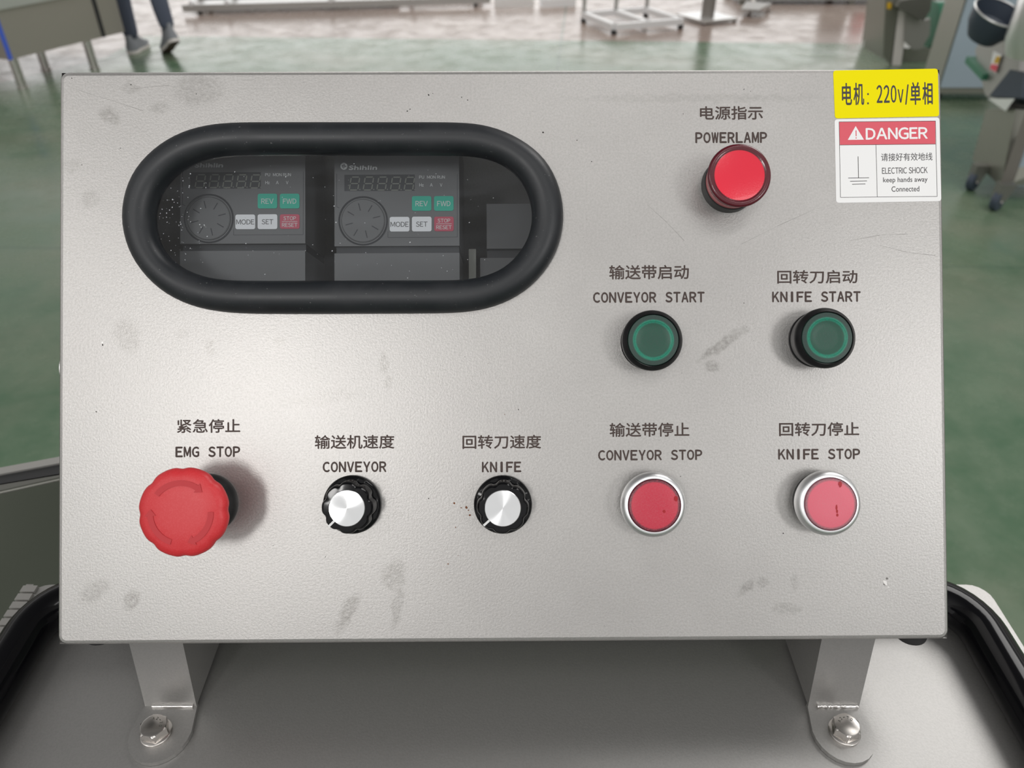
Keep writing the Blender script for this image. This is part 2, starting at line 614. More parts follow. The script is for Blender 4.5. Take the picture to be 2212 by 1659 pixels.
def cells(bm, s, p0, p1, z, mi, bold=0.012, shear=0.0, fill=.90):
    """evenly spaced capitals, one per cell, as an engraving machine sets them"""
    k = len(s)
    w = (p1[0] - p0[0]) / (k - 1 + fill)
    for i, ch in enumerate(s):
        if ch == ' ':
            continue
        a = p0[0] + i * w
        dy = shear * (a - p0[0])
        if ch == 'I':
            text(bm, ch, (a + w * fill * .33, p0[1] + dy), (a + w * fill * .67, p1[1] + dy), z, mi, bold, shear)
        else:
            text(bm, ch, (a, p0[1] + dy), (a + w * fill, p1[1] + dy), z, mi, bold, shear)


def resample(loop, k):
    """k points evenly along an open polyline"""
    L = [0.0]
    for a, b in zip(loop, loop[1:]):
        L.append(L[-1] + math.dist(a, b))
    out = []
    for i in range(k):
        s = L[-1] * i / k
        j = max(q for q in range(len(L)) if L[q] <= s + 1e-9)
        j = min(j, len(loop) - 2)
        f = (s - L[j]) / max(L[j + 1] - L[j], 1e-9)
        out.append((loop[j][0] + (loop[j + 1][0] - loop[j][0]) * f, loop[j][1] + (loop[j + 1][1] - loop[j][1]) * f))
    return out


def smooth_loop(pts, it=2):
    for _ in range(it):
        k = len(pts)
        pts = [tuple(.25 * pts[i - 1][a] + .5 * pts[i][a] + .25 * pts[(i + 1) % k][a] for a in (0, 1)) for i in range(k)]
    return pts


# ------------------------------------------------------------------ hall floor
bm = bmesh.new()
box(bm, -14, 14, -6, 22, -0.15, 0.0)
fl = obj('floor', bm, 'hall_floor')
fl['kind'] = 'structure'
fl['label'] = 'worn green painted workshop floor turning to bare beige concrete at the back'

principled('hall_wall', (0.62, 0.62, 0.60), 0.7)
for nm, x, lab in (('wall_left', -14.2, 'plain pale hall wall far beyond the steel tank'), ('wall_right', 14.0, 'plain pale hall wall far beyond the vegetable cutter')):
    bm = bmesh.new()
    box(bm, x, x + .2, -6, 22, -.15, 6.0)
    w_ = obj(nm, bm, 'hall_wall')
    w_['kind'] = 'structure'
    w_['label'] = lab

# ------------------------------------------------------------------ control box
PM = Matrix([[0.999978, -0.00531, 0.003999, -0.003947], [0.006369, 0.593153, -0.805064, 0.244935], [0.001903, 0.805072, 0.593174, 1.061637]]).to_4x4()
WID, HGT = 230.0, 297.2
cbx = thing('control_box', 'stainless steel sloping control box with buttons, knobs and an oval window, bolted on two legs', 'control box', PM)

outer_l = [(-196.30, 220.32), (-195.61, 226.28), (-193.97, 235.10), (-191.84, 240.10), (-189.01, 245.34), (-185.46, 249.63), (-179.77, 255.34), (-174.32, 259.38), (-168.15, 262.94), (-161.74, 265.55), (-155.33, 267.20), (-147.72, 268.61), (-138.21, 269.17), (-125.37, 269.24)]
outer_t = [(-125.37, 269.24), (-55.64, 268.97), (-29.92, 268.87), (-22.29, 268.77)]
outer_r = [(-22.29, 268.77), (-16.81, 268.58), (-8.24, 267.35), (-0.62, 265.16), (6.75, 261.78), (13.17, 257.92), (19.34, 253.10), (23.60, 248.30), (27.37, 241.82), (30.42, 233.67), (32.03, 224.58), (32.23, 218.13)]
outer_rb = [(32.23, 218.13), (31.48, 212.40), (29.76, 205.01), (26.63, 197.87), (21.47, 190.50), (14.53, 183.15), (6.30, 177.62), (-2.27, 173.78), (-10.83, 171.46), (-21.59, 170.23), (-29.83, 169.92)]
outer_b = [(-29.83, 169.92), (-55.94, 169.92), (-103.36, 169.92), (-127.05, 170.15)]
outer_lb = [(-127.05, 170.15), (-133.92, 170.30), (-144.58, 171.07), (-155.24, 172.78), (-163.86, 175.44), (-171.58, 179.11), (-177.98, 183.66), (-183.98, 189.70), (-188.71, 195.76), (-192.59, 203.16), (-195.17, 212.12), (-196.30, 220.32)]
inner_l = [(-179.83, 220.72), (-179.45, 225.99), (-177.70, 231.11), (-175.18, 235.87), (-171.25, 240.63), (-166.51, 244.53), (-161.36, 247.51), (-153.96, 250.36), (-146.23, 251.81), (-136.78, 252.52), (-125.31, 252.64)]
inner_t = [(-125.31, 252.64), (-121.61, 252.68), (-55.99, 252.41), (-25.70, 252.29), (-22.50, 252.23)]
inner_r = [(-22.50, 252.23), (-14.88, 251.81), (-7.18, 250.38), (0.23, 247.56), (5.85, 243.45), (10.14, 238.63), (13.08, 233.33), (15.05, 227.31), (15.87, 219.38)]
inner_rb = [(15.87, 219.38), (14.76, 212.91), (12.57, 206.44), (7.77, 199.51), (2.99, 194.74), (-2.21, 191.41), (-8.67, 189.05), (-15.18, 187.64), (-22.53, 187.10), (-29.93, 186.99)]
inner_b = [(-29.93, 186.99), (-56.19, 187.12), (-103.88, 187.10), (-127.71, 187.22)]
inner_lb = [(-127.71, 187.22), (-134.62, 187.25), (-145.34, 187.78), (-153.91, 189.49), (-161.30, 191.92), (-167.25, 195.12), (-172.50, 199.48), (-175.94, 204.25), (-178.52, 209.94), (-179.83, 220.72)]
KS = (22, 14, 20, 20, 14, 22)
OUT, INN = [], []
for k_, a_, b_ in zip(KS, (outer_l, outer_t, outer_r, outer_rb, outer_b, outer_lb), (inner_l, inner_t, inner_r, inner_rb, inner_b, inner_lb)):
    OUT += resample(a_, k_)
    INN += resample(b_, k_)
OUT, INN = smooth_loop(OUT, 4), smooth_loop(INN, 4)
NG = len(OUT)
MID = [((a[0] + b[0]) / 2, (a[1] + b[1]) / 2) for a, b in zip(OUT, INN)]

# front sheet: rounded edges, a cut-out behind the gasket, the engraved legends and small dirt specks, painted dent glints
bm = bmesh.new()
rings = []
for inset, z in ((2.6, 0.0), (1.3, -0.35), (0.45, -1.2), (0.0, -2.6), (0.0, -14.0)):
    rings.append([bm.verts.new((x, y, z)) for x, y in rrect(-WID + inset, inset, WID - inset, HGT - inset, 4.6 - inset * .8, 5)])
for A, B in zip(rings, rings[1:]):
    for i in range(len(A)):
        j = (i + 1) % len(A)
        bm.faces.new((A[i], A[j], B[j], B[i]))
hole = [bm.verts.new((x, y, 0)) for x, y in MID]
ed = []
for ring in (rings[0], hole):
    for i in range(len(ring)):
        e = bm.edges.get((ring[i], ring[(i + 1) % len(ring)])) or bm.edges.new((ring[i], ring[(i + 1) % len(ring)]))
        ed.append(e)
bmesh.ops.triangle_fill(bm, use_beauty=True, use_dissolve=False, edges=ed)
back = [bm.verts.new((x, y, -1.5)) for x, y in MID]
for i in range(NG):
    j = (i + 1) % NG
    bm.faces.new((hole[i], hole[j], back[j], back[i]))
zt = 0.06
for s, a, b, mono in (
        ('电源指示', (103.27, 270.28), (136.18, 277.43), 0), ('POWERLAMP', (100.75, 258.05), (138.21, 263.84), 1),
        ('输送带启动', (55.39, 187.14), (96.81, 194.65), 0), ('CONVEYOR START', (46.89, 175.02), (104.86, 180.64), 1),
        ('回转刀启动', (142.68, 184.56), (184.44, 191.59), 0), ('KNIFE START', (139.93, 174.94), (185.99, 180.50), 1),
        ('输送带停止', (55.03, 105.54), (96.33, 112.85), 0), ('CONVEYOR STOP', (48.96, 93.38), (102.91, 98.81), 1),
        ('回转刀停止', (142.80, 105.41), (184.43, 112.61), 0), ('KNIFE STOP', (142.19, 93.33), (184.74, 98.84), 1),
        ('紧急停止', (-168.47, 108.80), (-135.78, 115.91), 0), ('EMG STOP', (-169.17, 96.28), (-135.78, 101.82), 1),
        ('输送机速度', (-97.35, 100.17), (-56.24, 107.35), 0), ('CONVEYOR', (-93.31, 88.10), (-60.34, 93.64), 1),
        ('回转刀速度', (-21.12, 99.75), (19.60, 106.93), 0), ('KNIFE', (-11.13, 87.63), (9.23, 93.12), 1)):
    if mono:
        cells(bm, s, a, b, zt, 1, 0.042)
    else:
        text(bm, s, a, b, zt, 1, 0.020)


def fleck(bm, c, r, z, mi):
    k = random.randint(5, 7)
    a0 = random.random() * 6
    st = random.uniform(.4, 1)
    rot = random.random() * math.pi
    vs = []
    for i in range(k):
        a = a0 + 2 * math.pi * i / k
        q = r * random.uniform(.6, 1.1)
        x, y = q * math.cos(a), q * st * math.sin(a)
        vs.append(bm.verts.new((c[0] + x * math.cos(rot) - y * math.sin(rot), c[1] + x * math.sin(rot) + y * math.cos(rot), z)))
    bm.faces.new(vs).material_index = mi


for c, r in (((-192.50, 289.80), .5), ((-158.63, 284.84), .45), ((-223.23, 293.30), .5), ((-217.80, 248.10), .4), ((-197.94, 256.71), .4), ((21.49, 264.05), .65), ((39.29, 259.87), .35), ((126.37, 286.20), .5), ((129.74, 285.22), .35), ((144.42, 55.33), .6), ((125.25, 174.53), .4), ((39.05, 259.87), .3), ((-37.91, 283.90), .6), ((-35.74, 284.62), .4), ((-17.69, 281.16), .5), ((-20.81, 282.63), .4), ((-49.01, 275.46), .5), ((-47.56, 276.43), .4), ((-38.67, 74.31), .5), ((7.94, 119.92), .5), ((-91.95, 44.63), .4), ((46.68, 248.71), .35), ((94.61, 273.46), .35), ((91.53, 85.01), .3), ((72.21, 65.78), .3), ((-210.0, 120.0), .4)):
    fleck(bm, c, r, zt, 2)
for i in range(70):
    fleck(bm, (random.uniform(-215, 215), random.uniform(8, 288)), random.uniform(.10, .22), .03, 2)
for c, r in (((-25.54, 71.85), .7), ((-21.97, 69.44), .6), ((-19.34, 69.66), .9), ((-18.15, 68.23), .6), ((-17.45, 65.60), .7), ((-24.88, 59.45), .5), ((-23.50, 44.92), .4), ((-28.77, 40.67), .4), ((0.74, 117.56), .4)):
    fleck(bm, c, r, zt, 3)
for pl in (((-225.38, 289.20), (-212.40, 284.55), (-199.20, 280.63), (-185.99, 275.99)), ((-192.97, 287.63), (-183.61, 288.56), (-172.57, 289.49)), ((162.63, 223.32), (143.25, 214.70), (123.87, 205.14)), ((75.41, 226.11), (85.45, 216.89), (94.52, 207.20)), ((180.52, 206.81), (196.24, 209.64), (210.72, 210.30)), ((196.17, 204.33), (210.59, 200.64), (225.05, 198.88))):
    for p, q in zip(pl, pl[1:]):
        d_ = (Vector(q) - Vector(p)).normalized()
        o_ = Vector((-d_.y, d_.x)) * random.uniform(.05, .10)
        bm.faces.new([bm.verts.new((*w, .03)) for w in (Vector(p) - o_ * .4, Vector(q) - o_, Vector(q) + o_, Vector(p) + o_ * .4)]).material_index = 4
for c, r, mi in (((196.83, 29.75), 1.9, 5), ((196.34, 28.80), 1.0, 4), ((197.81, 31.65), .8, 4), ((198.48, 27.35), .7, 5), ((-206.99, 155.75), .6, 5), ((-206.75, 154.56), .6, 2)):  # bright and dark flecks paint the glint and shade of dents
    fleck(bm, c, r, .04 + r * .004, mi)
fp = obj('front_panel', bm, ['blasted_steel', 'engraving', 'speck_dark', 'rust', 'scratch', 'weld'], cbx, scale=.001)
fp['label'] = 'grease-marked front sheet with engraved Chinese and English legends'

# body behind the sheet: a hollow wedge
prof = [(0.0, -2.7), (HGT, -2.7), (297.2, -70.0), (137.9, -187.2)]
prof_in = [(2.0, -2.7), (HGT - 2.0, -2.7), (295.2, -69.0), (137.0, -184.5)]
bm = bmesh.new()
L0 = [bm.verts.new((-WID, v, n_)) for v, n_ in prof]
L1 = [bm.verts.new((WID, v, n_)) for v, n_ in prof]
I0 = [bm.verts.new((-WID + 2, v, n_)) for v, n_ in prof_in]
I1 = [bm.verts.new((WID - 2, v, n_)) for v, n_ in prof_in]
for a, b in ((1, 2), (2, 3), (3, 0)):
    bm.faces.new((L0[a], L0[b], L1[b], L1[a]))
    bm.faces.new((I0[a], I0[b], I1[b], I1[a]))
bm.faces.new(L0)
bm.faces.new(L1)
bm.faces.new(I0)
bm.faces.new(I1)
obj('housing', bm, 'satin_steel', cbx, scale=.001)

# black rubber edge profile round the window
bm = bmesh.new()
rg_ = []
NS = 14
for i in range(NG):
    ring = []
    for k in range(NS + 1):
        a = math.pi * k / NS
        f = (1 - math.cos(a)) / 2
        z = 9.0 * max(math.sin(a), 0) ** .85
        z = z - 1.0 if k == NS else z
        ring.append(bm.verts.new((OUT[i][0] + (INN[i][0] - OUT[i][0]) * f, OUT[i][1] + (INN[i][1] - OUT[i][1]) * f, z + .02)))
    rg_.append(ring)
for i in range(NG):
    j = (i + 1) % NG
    for k in range(NS):
        bm.faces.new((rg_[i][k], rg_[j][k], rg_[j][k + 1], rg_[i][k + 1]))
g = obj('window_gasket', bm, 'rubber', cbx, smooth=60, scale=.001)
g['label'] = 'thick black rubber gasket in an oval round the window'

# pane with lint and dust on it
bm = bmesh.new()
pv = [bm.verts.new((x + (mx_ - x) * .3, y + (my_ - y) * .3, 0.6)) for (x, y), (mx_, my_) in zip(INN, MID)]
bm.faces.new(pv)
cu, cv = sum(p[0] for p in INN) / NG, sum(p[1] for p in INN) / NG


def inside(p):
    r_ = False
    for i in range(NG):
        a, b = INN[i], INN[i - 1]
        if (a[1] > p[1]) != (b[1] > p[1]) and p[0] < (b[0] - a[0]) * (p[1] - a[1]) / (b[1] - a[1]) + a[0]:
            r_ = not r_
    return r_


for i in range(190):
    if i < 95:
        p = (random.gauss(-170, 9), random.gauss(219, 15))
    else:
        p = (random.uniform(-186, 8), random.uniform(188, 252))
    if inside(p):
        fleck(bm, p, random.choice((.15, .20, .28, .40)), 0.65, 1)
obj('window_pane', bm, ['clear_pane', 'dust_white'], cbx, scale=.001)

# legs, weld seams and bolts
INV = PM.inverted()


def to_box(bm):
    bmesh.ops.transform(bm, matrix=INV, verts=bm.verts)
    return bm


ZP = 1.002
for side, x0, x1, inner in (('l', -0.2045, -0.1758, 1), ('r', 0.1650, 0.1935, -1)):
    bm = bmesh.new()
    foot, top = 0.2446, 0.2446 + 0.012
    # leaning front plate with a returned flange on the inner edge and one on the outer edge
    hull(bm, [(x0, foot, ZP + .003), (x1, foot, ZP + .003), (x1, foot + .045, ZP + .003), (x0, foot + .045, ZP + .003)],
         [(x0, top, 1.0615), (x1, top, 1.0615), (x1, top + .040, 1.0615), (x0, top + .040, 1.0615)])
    # foot tab with a round end, lying on the machine top
    xm, hw = (x0 + x1) / 2, (x1 - x0) / 2
    tab = [(x1, foot + .002), (x0, foot + .002)]
    for i in range(13):
        a = math.pi + math.pi * i / 12
        tab.append((xm + (hw + .0022) * math.cos(a), 0.2300 + (hw + .0022) * 1.08 * math.sin(a)))
    prism(bm, tab, ZP + .0002, ZP + .003)
    br = obj('support_leg', to_box(bm), 'satin_steel', cbx)
    br['label'] = 'grey steel leg welded under the box, %s corner' % ('left-hand' if side == 'l' else 'right-hand')
    # weld bead along the fold
    bm = bmesh.new()
    k = 22
    pts = [(x0 + .0045 + (x1 - x0 - .006) * i / k, foot - .0003, ZP + .0035) for i in range(k + 1)]
    tube(bm, pts, .001, 8, radii=[.0013 + .0009 * random.random() * (1 if side == 'r' else .3) for _ in pts])
    obj('weld_bead', to_box(bm), 'weld', br, smooth=50)
    # washer, then hexagon bolt with raised marks
    bx, by, bz = (-0.1921, 0.2288, ZP + .003) if side == 'l' else (0.1796, 0.2293, ZP + .003)
    bm = bmesh.new()
    lathe(bm, [(.0083, 0), (.0083, .0012), (.0078, .0016), (.004, .0016)], 40, cap0=True)
    bmesh.ops.transform(bm, matrix=Matrix.Translation((bx, by, bz)), verts=bm.verts)
    obj('washer', to_box(bm), 'bolt_steel', br, smooth=40)
    bm = bmesh.new()
    z0, z1 = .0016, .0075
    rot = R(20) if side == 'l' else R(-12)

    def hexr(a, af=.0065):
        a = (a - rot + math.pi / 6) % (math.pi / 3) - math.pi / 6
        return af / math.cos(a)
    prof_b = [(0, z0), (0, z1 - .0007), (1, z1 - .0002), (2, z1)]
    lathe(bm, prof_b, 72, fn=lambda a, kk, q: hexr(a) if kk < 2 else (min(hexr(a), .0066) if kk == 2 else .0060), cap0=True)
    for word, ang in (('A2-70', 60),):
        for i, ch in enumerate(word):
            a = R((105 if side == 'l' else 150) - 27 * i)
            rr_ = .0042
            c_ = (rr_ * math.cos(a), rr_ * math.sin(a))
            ta = a - math.pi / 2
            w_, h_ = (.0011, .0016) if ch != '-' else (.0009, .0004)

            def xf(q, c_=c_, ta=ta):
                return (c_[0] + q[0] * math.cos(ta) - q[1] * math.sin(ta), c_[1] + q[0] * math.sin(ta) + q[1] * math.cos(ta), q[2])
            text(bm, ch, (-w_ / 2, -h_ / 2), (w_ / 2, h_ / 2), z1 + .00008, 1, 0.02, xf=xf)
    bmesh.ops.transform(bm, matrix=Matrix.Translation((bx, by, bz)), verts=bm.verts)
    b_ = obj('bolt', to_box(bm), ['bolt_steel', 'dark_steel'], br, smooth=25)

# rubber plugs under the two lower corners and a gland on the left side wall
for x in (-0.2185, 0.2120):
    bm = bmesh.new()
    lathe(bm, [(.0088, 1.0610), (.0088, 1.0540), (.0080, 1.0530)], 32, (x, 0.2575), cap0=True)
    obj('rubber_foot', to_box(bm), 'black_matt', cbx, smooth=40)
bm = bmesh.new()
lathe(bm, [(9, 0), (9, 2.2), (8, 3.0)], 32)
bmesh.ops.transform(bm, matrix=Matrix.Translation((-230.0, 143.0, -14.0)) @ Matrix.Rotation(R(-90), 4, 'Y'), verts=bm.verts)
obj('side_plug', bm, 'bright_steel', cbx, smooth=40, scale=.001)


# ---- controls on the sheet (each is a part of the box, built about its own axis, in metres)
def at(p):
    return (p[0] * .001, p[1] * .001, 0.0)


# emergency stop
ex, ey = (-151.98, 72.59)
bm = bmesh.new()
lathe(bm, [(15.3, 0), (15.3, 3.0), (14.6, 4.4), (13.4, 9.0), (11.5, 15.5), (10.5, 18), (10.5, 25)], 64)
es = obj('emergency_stop_button', bm, 'black_plastic', cbx, at((ex, ey)), 40, .001)
es['label'] = 'emergency stop with big red mushroom head on a black collar'


def scallop(a, k, r):
    if k in (0, 7, 8, 9):
        return r
    d_ = (math.degrees(a) - 2) % 45
    d_ = min(d_, 45 - d_)
    return r * (1 - .040 * math.exp(-(d_ / 6.5) ** 2))


bm = bmesh.new()
lathe(bm, [(9.5, 21.0), (15.6, 23.0), (19.6, 25.5), (21.2, 28.1), (21.5, 30.1), (21.0, 31.7), (19.7, 33.1), (17.0, 33.9), (8.8, 34.3), (3, 34.4)], 128, fn=scallop)


def arc_arrow(a0, a1, r, w, z, mi):
    """curved arrow with its head at a1"""
    k = 18
    sgn = 1 if a1 > a0 else -1
    head = 13 * sgn
    A, B = [], []
    for i in range(k + 1):
        a = R(a0 + (a1 - head - a0) * i / k)
        A.append(bm.verts.new(((r - w / 2) * math.cos(a), (r - w / 2) * math.sin(a), z)))
        B.append(bm.verts.new(((r + w / 2) * math.cos(a), (r + w / 2) * math.sin(a), z)))
    for i in range(k):
        bm.faces.new((A[i], A[i + 1], B[i + 1], B[i])).material_index = mi
    ah, at_ = R(a1 - head), R(a1)
    bm.faces.new([bm.verts.new((q * math.cos(w_), q * math.sin(w_), z)) for q, w_ in ((r - w, ah), (r + w, ah), (r, at_))]).material_index = mi


for a0, a1 in ((142, 44), (2, -76), (252, 172)):
    arc_arrow(a0, a1, 14.2, 2.6, 34.35, 1)
h = obj('mushroom_head', bm, ['red_button', 'red_arrow'], es, (0, 0, 0), 50, .001)
h['label'] = 'scalloped red mushroom head with three curved arrows'


# speed knobs
def speed_knob(label, c, ang):
    bm = bmesh.new()

    def flute(a, k, r):
        if k < 4 or k > 8:
            return r
        d_ = (math.degrees(a) - ang - 22) % 45
        d_ = min(d_, 45 - d_)
        return r - 1.15 * math.exp(-(d_ / 8.0) ** 2)
    lathe(bm, [(15.0, 0), (15.0, 1.8), (14.7, 2.6), (14.0, 3.4), (13.4, 3.7), (13.2, 4.2), (13.0, 12.5), (12.5, 13.6), (11.8, 14.2), (9.2, 14.4)], 180, fn=flute)
    kn = obj('speed_knob', bm, 'black_gloss', cbx, at(c), 32, .001)
    kn['label'] = label
    bm = bmesh.new()
    lathe(bm, [(9.05, 14.2), (9.05, 14.7), (8.8, 14.95), (6, 15.0), (.02, 15.0)], 96)
    obj('knob_cap', bm, 'spun_aluminium', kn, (0, 0, 0), 40, .001)
    bm = bmesh.new()
    a = R(ang)
    M = Matrix.Rotation(a, 4, 'Z')
    box(bm, 9.0, 12.2, -.55, .55, 14.2, 14.55)
    box(bm, 11.8, 12.9, -.55, .55, 12.0, 14.4)
    bmesh.ops.transform(bm, matrix=M, verts=bm.verts)
    obj('pointer_line', bm, 'white_paint', kn, (0, 0, 0), None, .001)


speed_knob('black fluted knob with bright metal cap below the CONVEYOR legend', (-77.83, 71.68), 225)
speed_knob('black fluted knob with bright metal cap below the KNIFE legend', (-0.34, 71.22), 222)


# push buttons
def marks(bm, rows, z, mi):
    for pts in rows:
        bm.faces.new([bm.verts.new((x, y, z)) for x, y in pts]).material_index = mi


def green_button(label, c):
    bm = bmesh.new()
    lathe(bm, [(14.4, 0), (14.4, 1.2), (14.0, 1.6), (14.0, 2.2), (15.2, 9.5), (15.3, 11.5), (14.9, 12.8), (13.25, 14.6), (13.0, 14.4), (13.0, 12)], 80, cap1=False)
    b_ = obj('push_button', bm, 'black_plastic', cbx, at(c), 28, .001)
    b_['label'] = label
    bm = bmesh.new()
    lathe(bm, [(12.85, 11), (12.85, 14.0), (12.5, 14.5), (10.4, 14.7), (9.6, 14.75), (9.2, 14.45), (5, 14.4), (.05, 14.4)], 80)
    obj('lens', bm, 'lens_green', b_, (0, 0, 0), 40, .001)


green_button('black ringed push button with dark green lens below CONVEYOR START', (75.32, 154.57))
green_button('black ringed push button with dark green lens below KNIFE START', (162.34, 155.34))


def red_button(label, c, mat, spots):
    bm = bmesh.new()
    lathe(bm, [(14.6, 0), (14.6, 5.0), (14.3, 5.6)], 80)
    b_ = obj('push_button', bm, 'black_matt', cbx, at(c), 30, .001)
    b_['label'] = label
    bm = bmesh.new()
    lathe(bm, [(14.4, 4.6), (15.7, 5.2), (16.3, 6.6), (16.4, 8.4), (16.1, 10.2), (15.2, 11.7), (14.2, 12.3), (13.4, 12.35), (13.15, 12.0), (13.1, 9)], 96, cap1=False)
    obj('bezel', bm, 'chrome', b_, (0, 0, 0), 50, .001)
    bm = bmesh.new()
    lathe(bm, [(13.05, 8), (13.0, 12.2), (12.7, 12.7), (11.6, 13.0), (6, 13.2), (.05, 13.25)], 80)
    for cx_, cy_, a, b in spots:
        bm.faces.new([bm.verts.new((cx_ + a * math.cos(q * math.pi / 5) * random.uniform(.7, 1.2), cy_ + b * math.sin(q * math.pi / 5) * random.uniform(.8, 1.1), 13.27)) for q in range(10)]).material_index = 1
    obj('lens', bm, [mat, 'lens_mark'], b_, (0, 0, 0), 40, .001)


red_button('chrome ringed push button with deep red lens below CONVEYOR STOP', (75.61, 71.85), 'lens_red', [(4.6, -2.9, .75, .8), (10.6, 3.4, .9, 1.5)])
red_button('chrome ringed push button with pink lens below KNIFE STOP', (163.90, 72.05), 'lens_pink', [(2.6, -1.6, .55, 1.6), (2.8, -3.6, .6, 1.0), (3.0, -5.4, .6, .8), (4.6, 9.9, .9, 1.6)])

# power lamp
c = (117.91, 235.84)
bm = bmesh.new()
lathe(bm, [(14.3, 0), (14.3, 7.0), (13.8, 7.5), (12, 7.5)], 80)
lp = obj('indicator_lamp', bm, 'black_matt', cbx, at(c), 30, .001)
lp['label'] = 'red power lamp with domed lens on a black base below POWERLAMP'
bm = bmesh.new()
lathe(bm, [(13.8, 7.3), (14.1, 12.0)], 96, cap1=False, mi=1)
lathe(bm, [(14.1, 12.0), (14.8, 15.0), (15.5, 17.2), (15.8, 18.2), (15.5, 19.0), (14.5, 19.5), (13.3, 19.4), (12.7, 19.0), (12.4, 18.9), (.05, 19.1)], 96)
obj('lens', bm, ['lens_lamp', 'lamp_side'], lp, (0, 0, 0), 50, .001)

# stickers
SH = 0.013


def skewed(p00, p10, p11, p01, r=2.0, k=4):
    """rounded quadrilateral"""
    P = [Vector((*q, 0)) for q in (p00, p10, p11, p01)]
    out = []
    for i in range(4):
        a, p, b = P[i - 1], P[i], P[(i + 1) % 4]
        s, e = p + (a - p).normalized() * r, p + (b - p).normalized() * r
        for j in range(k + 1):
            f = j / k
            q = s * (1 - f) ** 2 + p * 2 * f * (1 - f) + e * f * f
            out.append((q.x, q.y))
    return out


bm = bmesh.new()
prism(bm, skewed((173.68, 270.73), (228.11, 271.61), (227.73, 296.64), (173.01, 295.87), 1.6), 0.02, 0.14)
zs = 0.17
for s, a, b, bold in (('电', (177.41, 277.63), (182.68, 289.27), .012), ('机', (183.46, 277.61), (189.02, 289.37), .012), ('2', (195.52, 278.71), (198.64, 288.12), .014), ('2', (199.24, 278.76), (202.36, 288.10), .014),
                      ('0', (202.92, 278.75), (205.94, 288.09), .014), ('v', (206.55, 278.86), (209.62, 285.89), .014), ('/', (210.41, 277.75), (212.36, 288.43), .014), ('单', (213.07, 277.62), (218.60, 289.62), .012), ('相', (219.48, 277.72), (224.85, 289.60), .012)):
    text(bm, s, a, b, zs, 1, bold, SH)
for a, b in (((190.64, 282.93), (191.49, 283.89)), ((190.57, 278.07), (191.43, 279.04))):
    bm.faces.new([bm.verts.new((x, y, zs)) for x, y in ((a[0], a[1]), (b[0], a[1]), (b[0], b[1]), (a[0], b[1]))]).material_index = 1
s1 = obj('voltage_sticker', bm, ['sticker_yellow', 'print_black'], cbx, scale=.001)
s1['label'] = 'yellow sticker lettered 220v in the top corner of the panel'

bm = bmesh.new()
prism(bm, skewed((173.76, 226.53), (228.58, 227.26), (228.22, 271.01), (173.44, 270.25), 1.6), 0.02, 0.14)


def quad(pts, z, mi):
    bm.faces.new([bm.verts.new((*p, z)) for p in pts]).material_index = mi


def bar(p, q, w, z, mi):
    a, b = Vector(p), Vector(q)
    d_ = (b - a).normalized()
    o_ = Vector((-d_.y, d_.x)) * w / 2
    quad([tuple(a - o_), tuple(b - o_), tuple(b + o_), tuple(a + o_)], z, mi)


quad([(176.06, 256.90), (225.97, 257.07), (226.02, 269.07), (175.83, 268.78)], zs, 2)
cs = [(175.79, 268.90), (226.09, 269.19), (226.44, 229.69), (176.02, 229.42)]
for i in range(4):
    bar(cs[i], cs[(i + 1) % 4], .22, zs + .02, 1)
bar((175.93, 256.78), (226.09, 257.06), .22, zs + .02, 1)
bar((194.86, 256.95), (195.23, 229.58), .22, zs + .02, 1)
bar((185.48, 250.81), (185.58, 239.67), .32, zs, 1)
bar((180.19, 239.49), (191.06, 239.59), .30, zs, 1)
bar((181.14, 237.80), (189.96, 237.95), .30, zs, 1)
bar((182.16, 236.22), (189.09, 236.36), .30, zs, 1)
quad([(180.19, 259.43), (188.65, 259.52), (184.39, 266.69)], zs + .02, 0)
bar((184.53, 264.38), (184.57, 261.35), .5, zs + .04, 2)
bar((184.56, 260.75), (184.55, 260.14), .55, zs + .04, 2)
text(bm, 'DANGER', (189.57, 259.39), (221.98, 265.69), zs + .02, 0, .03, SH)
text(bm, '请接好有效地线', (197.45, 248.21), (224.29, 252.34), zs, 3, .006, SH)
text(bm, 'ELECTRIC SHOCK', (197.85, 241.55), (221.64, 244.84), zs, 3, .012, SH)
text(bm, 'keep hands away', (198.39, 236.34), (221.58, 239.76), zs, 3, .012, SH)
text(bm, 'Connected', (202.68, 232.21), (217.21, 235.06), zs, 3, .012, SH)
s2 = obj('warning_sticker', bm, ['sticker_white', 'print_black', 'sticker_red', 'print_grey'], cbx, scale=.001)
s2['label'] = 'white and red DANGER sticker with an earth symbol'

# ------------------------------------------------------------------ inverter drives behind the pane
ZD = -28.0


